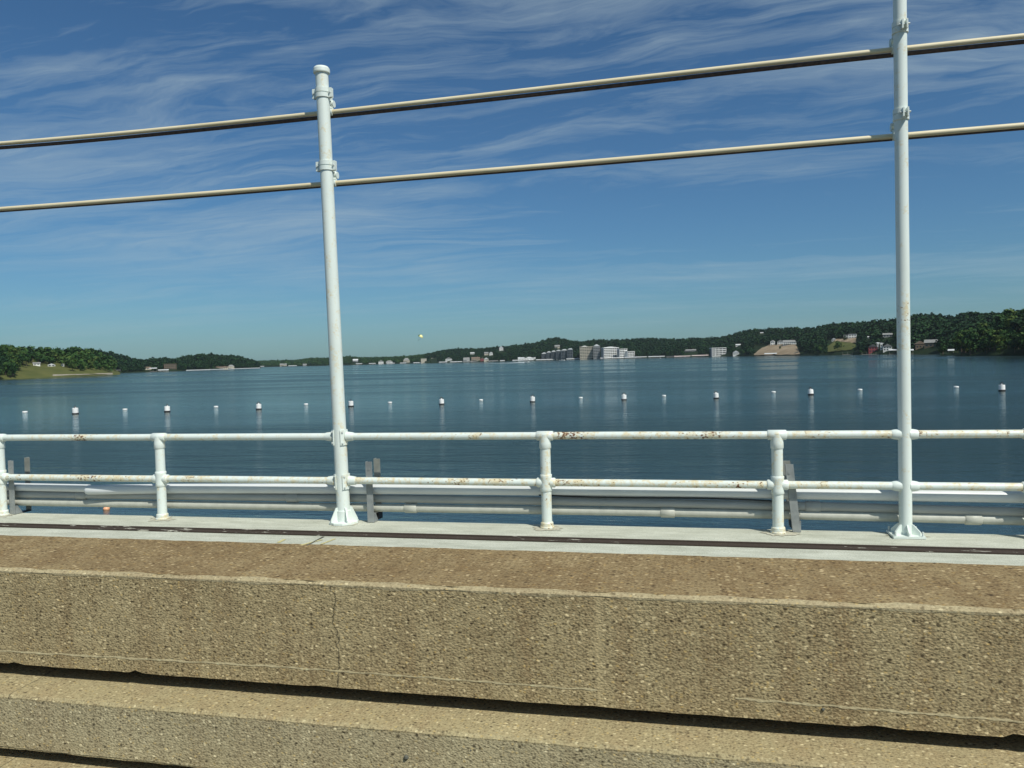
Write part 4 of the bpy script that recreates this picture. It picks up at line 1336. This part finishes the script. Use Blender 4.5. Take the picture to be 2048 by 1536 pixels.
dock(HD, 1726, 704, 1778, 'low grey dock in front of the red house', low=True, nm='open_dock')
dock(HD, 1779, 697.5, 1794, 'white dock roof just left of the thin pole', 'rwhite')
dock(HD, 1819, 697.5, 1826, 'white dock edge just right of the thin pole', 'rwhite')
house(HD, 1832, 682, 1850, 697, 'brown timber house right of the thin pole', 'brown', 'rbrown', 'front', yaw=12)
house(HD, 1850, 679, 1873, 694, 'long brown house with grey roof and chimney right of the thin pole', 'brown', 'rgrey', yaw=-8)
boat(1843, 704, 'white boat moored below the brown timber house', 7, 10)
dock(HD, 1897, 697.5, 1907, 'small white dock roof at the edge of the dark right-hand wood', 'rwhite')

# ------------------------------------------------------------------ trees
m, T, b, pos = start("foliage")
oi = T.n('ShaderNodeObjectInfo')
n1 = T.noise(T.mapv(pos, sc=(1, 1, 1)), 0.065, 4, 0.65)
n2 = T.noise(pos, 0.9, 3, 0.6)
v = T.math('ADD', T.math('MULTIPLY', n1, 0.75), T.math('MULTIPLY', T.math('SUBTRACT', oi.outputs['Random'], 0.5), 0.30))
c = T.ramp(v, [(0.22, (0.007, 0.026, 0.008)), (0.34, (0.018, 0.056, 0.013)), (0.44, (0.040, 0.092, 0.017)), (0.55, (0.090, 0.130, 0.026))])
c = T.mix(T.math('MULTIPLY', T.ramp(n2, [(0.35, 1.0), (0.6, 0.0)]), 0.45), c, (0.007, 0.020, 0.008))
T.put(b.inputs['Base Color'], c)
T.put(b.inputs['Roughness'], 0.7)
T.put(b.inputs['Specular IOR Level'], 0.15)
M_leaf = m
M_bark = tonal("tree_bark", (0.06, 0.045, 0.03), (0.11, 0.085, 0.06), 2.0, 0.9)


def crown_arrays(seed, nq, sz, slim=1.0):
    """leaf clumps spread through overlapping lobes of a crown; unit tree height; returns (nq,4,3)"""
    g = np.random.default_rng(seed)
    nl = int(g.integers(7, 11))
    cen = np.stack([g.uniform(-0.26, 0.26, nl) * slim, g.uniform(-0.26, 0.26, nl) * slim, g.uniform(0.34, 0.84, nl)], 1)
    cen[0] = (0, 0, 0.82)
    cen[1] = (0, 0, 0.5)
    rad = g.uniform(0.12, 0.22, nl) * (1.15 - 0.45 * (cen[:, 2] - 0.3))
    li = g.integers(0, nl, nq)
    d = g.normal(size=(nq, 3))
    d /= np.linalg.norm(d, axis=1)[:, None]
    r = g.uniform(0.45, 1.05, nq) ** 0.6
    p = cen[li] + d * (rad[li] * r)[:, None] * np.array([slim, slim, 0.9])
    nn = d + g.normal(size=(nq, 3)) * 0.55 + np.array([0, 0, 0.25])
    nn /= np.linalg.norm(nn, axis=1)[:, None]
    u = np.cross(nn, g.normal(size=(nq, 3)))
    u /= np.linalg.norm(u, axis=1)[:, None]
    w = np.cross(nn, u)
    s = sz * g.uniform(0.6, 1.3, nq)[:, None]
    e = s * g.uniform(0.6, 1.0, nq)[:, None]
    return np.stack([p - u * s - w * e * 0.6, p + u * s * 0.9 - w * e, p + u * s * 0.7 + w * e, p - u * s + w * e * 0.8], 1)


def quads_mesh(name, q, m_):
    nq = q.shape[0]
    me = bpy.data.meshes.new(name)
    me.vertices.add(nq * 4)
    me.vertices.foreach_set('co', q.reshape(-1).astype(np.float32))
    me.loops.add(nq * 4)
    me.loops.foreach_set('vertex_index', np.arange(nq * 4, dtype=np.int32))
    me.polygons.add(nq)
    me.polygons.foreach_set('loop_start', np.arange(0, nq * 4, 4, dtype=np.int32))
    me.polygons.foreach_set('loop_total', np.full(nq, 4, dtype=np.int32))
    me.update(calc_edges=True)
    me.materials.append(m_)
    return me


def trunk_mb():
    t = MB().tube([(0, 0, -0.08), (0, 0, 0.02), (0.006, 0.004, 0.25), (0.0, 0.01, 0.5), (0.01, 0.0, 0.72)], [0.03, 0.024, 0.018, 0.012, 0.005], 8)
    for a, z in ((0.4, 0.28), (2.3, 0.34), (4.2, 0.40), (5.5, 0.46)):
        t.tube([(0, 0, z), (0.10 * math.cos(a), 0.10 * math.sin(a), z + 0.10), (0.19 * math.cos(a), 0.19 * math.sin(a), z + 0.22)], [0.010, 0.007, 0.003], 6)
    return t


protos = []
for k in range(8):
    t = thing('broadleaf_tree', (0, 0, 0), 'tree', 'tree')
    trunk_mb().build('trunk', M_bark, t)
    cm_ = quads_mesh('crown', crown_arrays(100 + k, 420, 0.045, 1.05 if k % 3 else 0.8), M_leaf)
    o = bpy.data.objects.new('crown', cm_)
    COL.objects.link(o)
    o.parent = t
    protos.append(t)
used = set()


def blocked(x, y_top, y_bot, hw, D, polys):
    for x0, x1, y0, y1, Df in FEAT:
        if D < Df and x + hw > x0 and x - hw < x1 and y_bot > y0 and y_top < y1:
            return True
    return False


def scatter(hill, gap, tmin, tmax, hmin, hmax, polys=(), xr=None):
    out = []
    x0, x1 = xr or (hill.x0, hill.x1)
    x = x0
    area_pts = []
    nrow = max(1, int((tmax - tmin) * hill.depth / gap))
    for r in range(nrow):
        t = tmin + (tmax - tmin) * (r + 0.5) / nrow
        x = x0
        while x < x1:
            D = hill.D(x, t)
            dx = gap / D * FPX
            jx, jt = x + random.uniform(-0.5, 0.5) * dx, t + random.uniform(-0.5, 0.5) * gap / hill.depth
            x += dx
            jt = max(jt, 0.0)
            if jx < hill.x0 + 1 or jx > hill.x1 - 1:
                continue
            hgt = random.uniform(hmin, hmax) * (0.75 if jt < 0.02 else 1.0)
            if random.random() < 0.08:
                hgt *= 1.2
            p = hill.P(jx, jt)
            top = proj(p + Vector((0, 0, hgt)))
            bot = proj(p)
            hw = 0.30 * hgt / bot[2] * FPX
            if blocked(jx, top[1], bot[1], hw * 0.8, p.xy.length, polys):
                continue
            if any(poly(bot[0], bot[1], top[1], hw) for poly in polys):
                continue
            out.append((p, hgt, bot[2]))
    return out


def lawn_A(x, y, yt, hw):
    lo = np.interp(x, [30, 62, 128, 131, 190, 228], [743, 730, 733, 742, 743, 745.5])
    return 30 - hw * 0.7 < x < 226 and y > lo


def single(lst, label, group):
    for p, h, _ in lst:
        k = random.randrange(8)
        if k not in used:
            used.add(k)
            o = protos[k]
            o['label'], o['group'] = label, group
        else:
            o = dup(protos[k], p, label, group)
        o.location = p
        o.rotation_euler.z = random.uniform(0, 6.28)
        sx = h * random.uniform(0.95, 1.25)
        o.scale = (sx, sx, h)


A_l = scatter(HA, 11.5, 0.0, 1.12, 9, 17, (lawn_A,), (-60, 238))
E_l = scatter(HE, 10.5, 0.0, 1.15, 9, 18, (), (1884, 2110))
A_l += scatter(HA, 8.0, 0.0, 0.30, 9, 15, (), (-60, 31))
A_l = sorted(A_l, key=lambda q: q[2])
E_l = sorted(E_l, key=lambda q: q[2])
print('TREES', len(A_l), len(E_l))
nA, nE = min(155, len(A_l)), min(140, len(E_l))
single(A_l[:nA], 'broadleaf tree in the wood on the near left headland', 'trees on the near left headland')
single(E_l[:nE], 'broadleaf tree in the dark wood at the right edge', 'trees in the dark wood at the right edge')
# a few trees that stand out on the main shore
for x, y, hh, lab in ((1676, 703, 15, 'round dark tree alone in the middle of the clearing'), (1690, 682, 9, 'small bright tree beside the white flat-roofed houses'),
                      (1560, 700, 6, 'low tree on the bare sandy slope'), (1640, 708, 16, 'big dark tree right of the sandy slope by the water')):
    t_ = HD.find(x, y)
    o = dup(protos[random.randrange(8)], HD.P(x, t_), lab, 'trees standing out on the main shore')
    o.rotation_euler.z = 1.3
    o.scale = (hh * 1.15, hh * 1.15, hh)

# the rest of the woods reads as one mass
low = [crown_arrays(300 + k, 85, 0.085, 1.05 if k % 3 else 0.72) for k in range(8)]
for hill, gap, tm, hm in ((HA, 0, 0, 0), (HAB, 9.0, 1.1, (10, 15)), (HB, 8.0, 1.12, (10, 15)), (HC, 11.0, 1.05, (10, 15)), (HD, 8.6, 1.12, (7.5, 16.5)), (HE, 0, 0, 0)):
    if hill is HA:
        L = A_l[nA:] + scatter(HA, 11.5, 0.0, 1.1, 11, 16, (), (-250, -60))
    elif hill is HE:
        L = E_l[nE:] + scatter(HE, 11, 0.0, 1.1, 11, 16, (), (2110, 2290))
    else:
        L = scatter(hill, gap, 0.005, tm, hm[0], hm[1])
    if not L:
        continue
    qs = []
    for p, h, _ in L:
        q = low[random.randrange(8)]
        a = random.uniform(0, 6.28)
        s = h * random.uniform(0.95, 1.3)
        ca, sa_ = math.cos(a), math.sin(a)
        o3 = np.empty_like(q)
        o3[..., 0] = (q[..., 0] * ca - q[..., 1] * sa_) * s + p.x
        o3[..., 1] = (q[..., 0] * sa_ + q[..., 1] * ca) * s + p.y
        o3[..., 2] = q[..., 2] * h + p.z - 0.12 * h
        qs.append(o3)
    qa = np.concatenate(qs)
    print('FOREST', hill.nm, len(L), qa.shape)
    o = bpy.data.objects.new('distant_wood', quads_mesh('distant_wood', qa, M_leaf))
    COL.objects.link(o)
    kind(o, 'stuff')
for k, t in enumerate(protos):
    if k not in used:
        for ch in list(t.children):
            bpy.data.objects.remove(ch)
        bpy.data.objects.remove(t)

# ------------------------------------------------------------------ parasail over the lake
D = 1250.0
pc = hdir(842) * D
pz = EYE + slope(842, 674) * D
ps = thing('parasail', (pc.x, pc.y, pz), 'small yellow parasail floating above the far shore', 'parasail')
ps.rotation_euler = (R(10), R(28), YAW + 0.5)
ps['_o'] = [0, 0, 0]
M_py = tonal("yellow_sail_cloth", (0.78, 0.72, 0.25), (0.85, 0.80, 0.42), 0.6, 0.6)
M_pg = tonal("canopy_shade_green", (0.10, 0.16, 0.07), (0.16, 0.22, 0.09), 0.6, 0.7)  # dark green paints the shade on one side of the yellow canopy
rs = 4.3
can, can2 = MB(), MB()
nseg, nlat = 16, 6
for i in range(nseg):
    for j in range(nlat):
        a0, a1 = 2 * math.pi * i / nseg, 2 * math.pi * (i + 1) / nseg
        b0, b1 = math.pi / 2 * j / nlat * 1.02, math.pi / 2 * (j + 1) / nlat * 1.02
        pts = [(rs * math.sin(bq) * math.cos(aq), rs * math.sin(bq) * math.sin(aq), rs * 0.95 * math.cos(bq)) for aq, bq in ((a0, b0), (a1, b0), (a1, b1), (a0, b1))]
        (can2 if i in (7, 8, 9) else can).add(pts, [(0, 1, 2, 3)], True)
can.build('canopy', M_py, ps, fix=False)
can2.build('canopy_shade_panel', M_pg, ps, fix=False)
for i in range(0, nseg, 2):
    a = 2 * math.pi * i / nseg
    MB().tube([(rs * math.cos(a), rs * math.sin(a), 0), (0, 0, -6.5)], 0.03, 4).build('suspension_line', C_['dark'], ps)
MB().box(-0.9, 0.9, -0.15, 0.15, -6.8, -6.5).build('harness_bar', C_['dark'], ps)

# ------------------------------------------------------------------ air between here and the far shore
HAZE = 0.00004
if HAZE > 0:
    m = bpy.data.materials.new("haze_air")
    m.use_nodes = True
    T = NT(m.node_tree)
    pv = T.n('ShaderNodeVolumePrincipled', ins={'Color': (0.72, 0.84, 0.92), 'Density': HAZE, 'Anisotropy': 0.2})
    ou = T.n('ShaderNodeOutputMaterial')
    T.t.links.new(pv.outputs[0], ou.inputs['Volume'])
    hb = MB().box(-4200, 4200, -40, 5200, -4.2, 190)
    kind(hb.build('haze', m), 'stuff')
for o in bpy.data.objects:
    if '_o' in o:
        del o['_o']
S.cycles.max_bounces = 6
S.cycles.transparent_max_bounces = 4
S.cycles.volume_bounces = 0
S.cycles.use_denoising = True
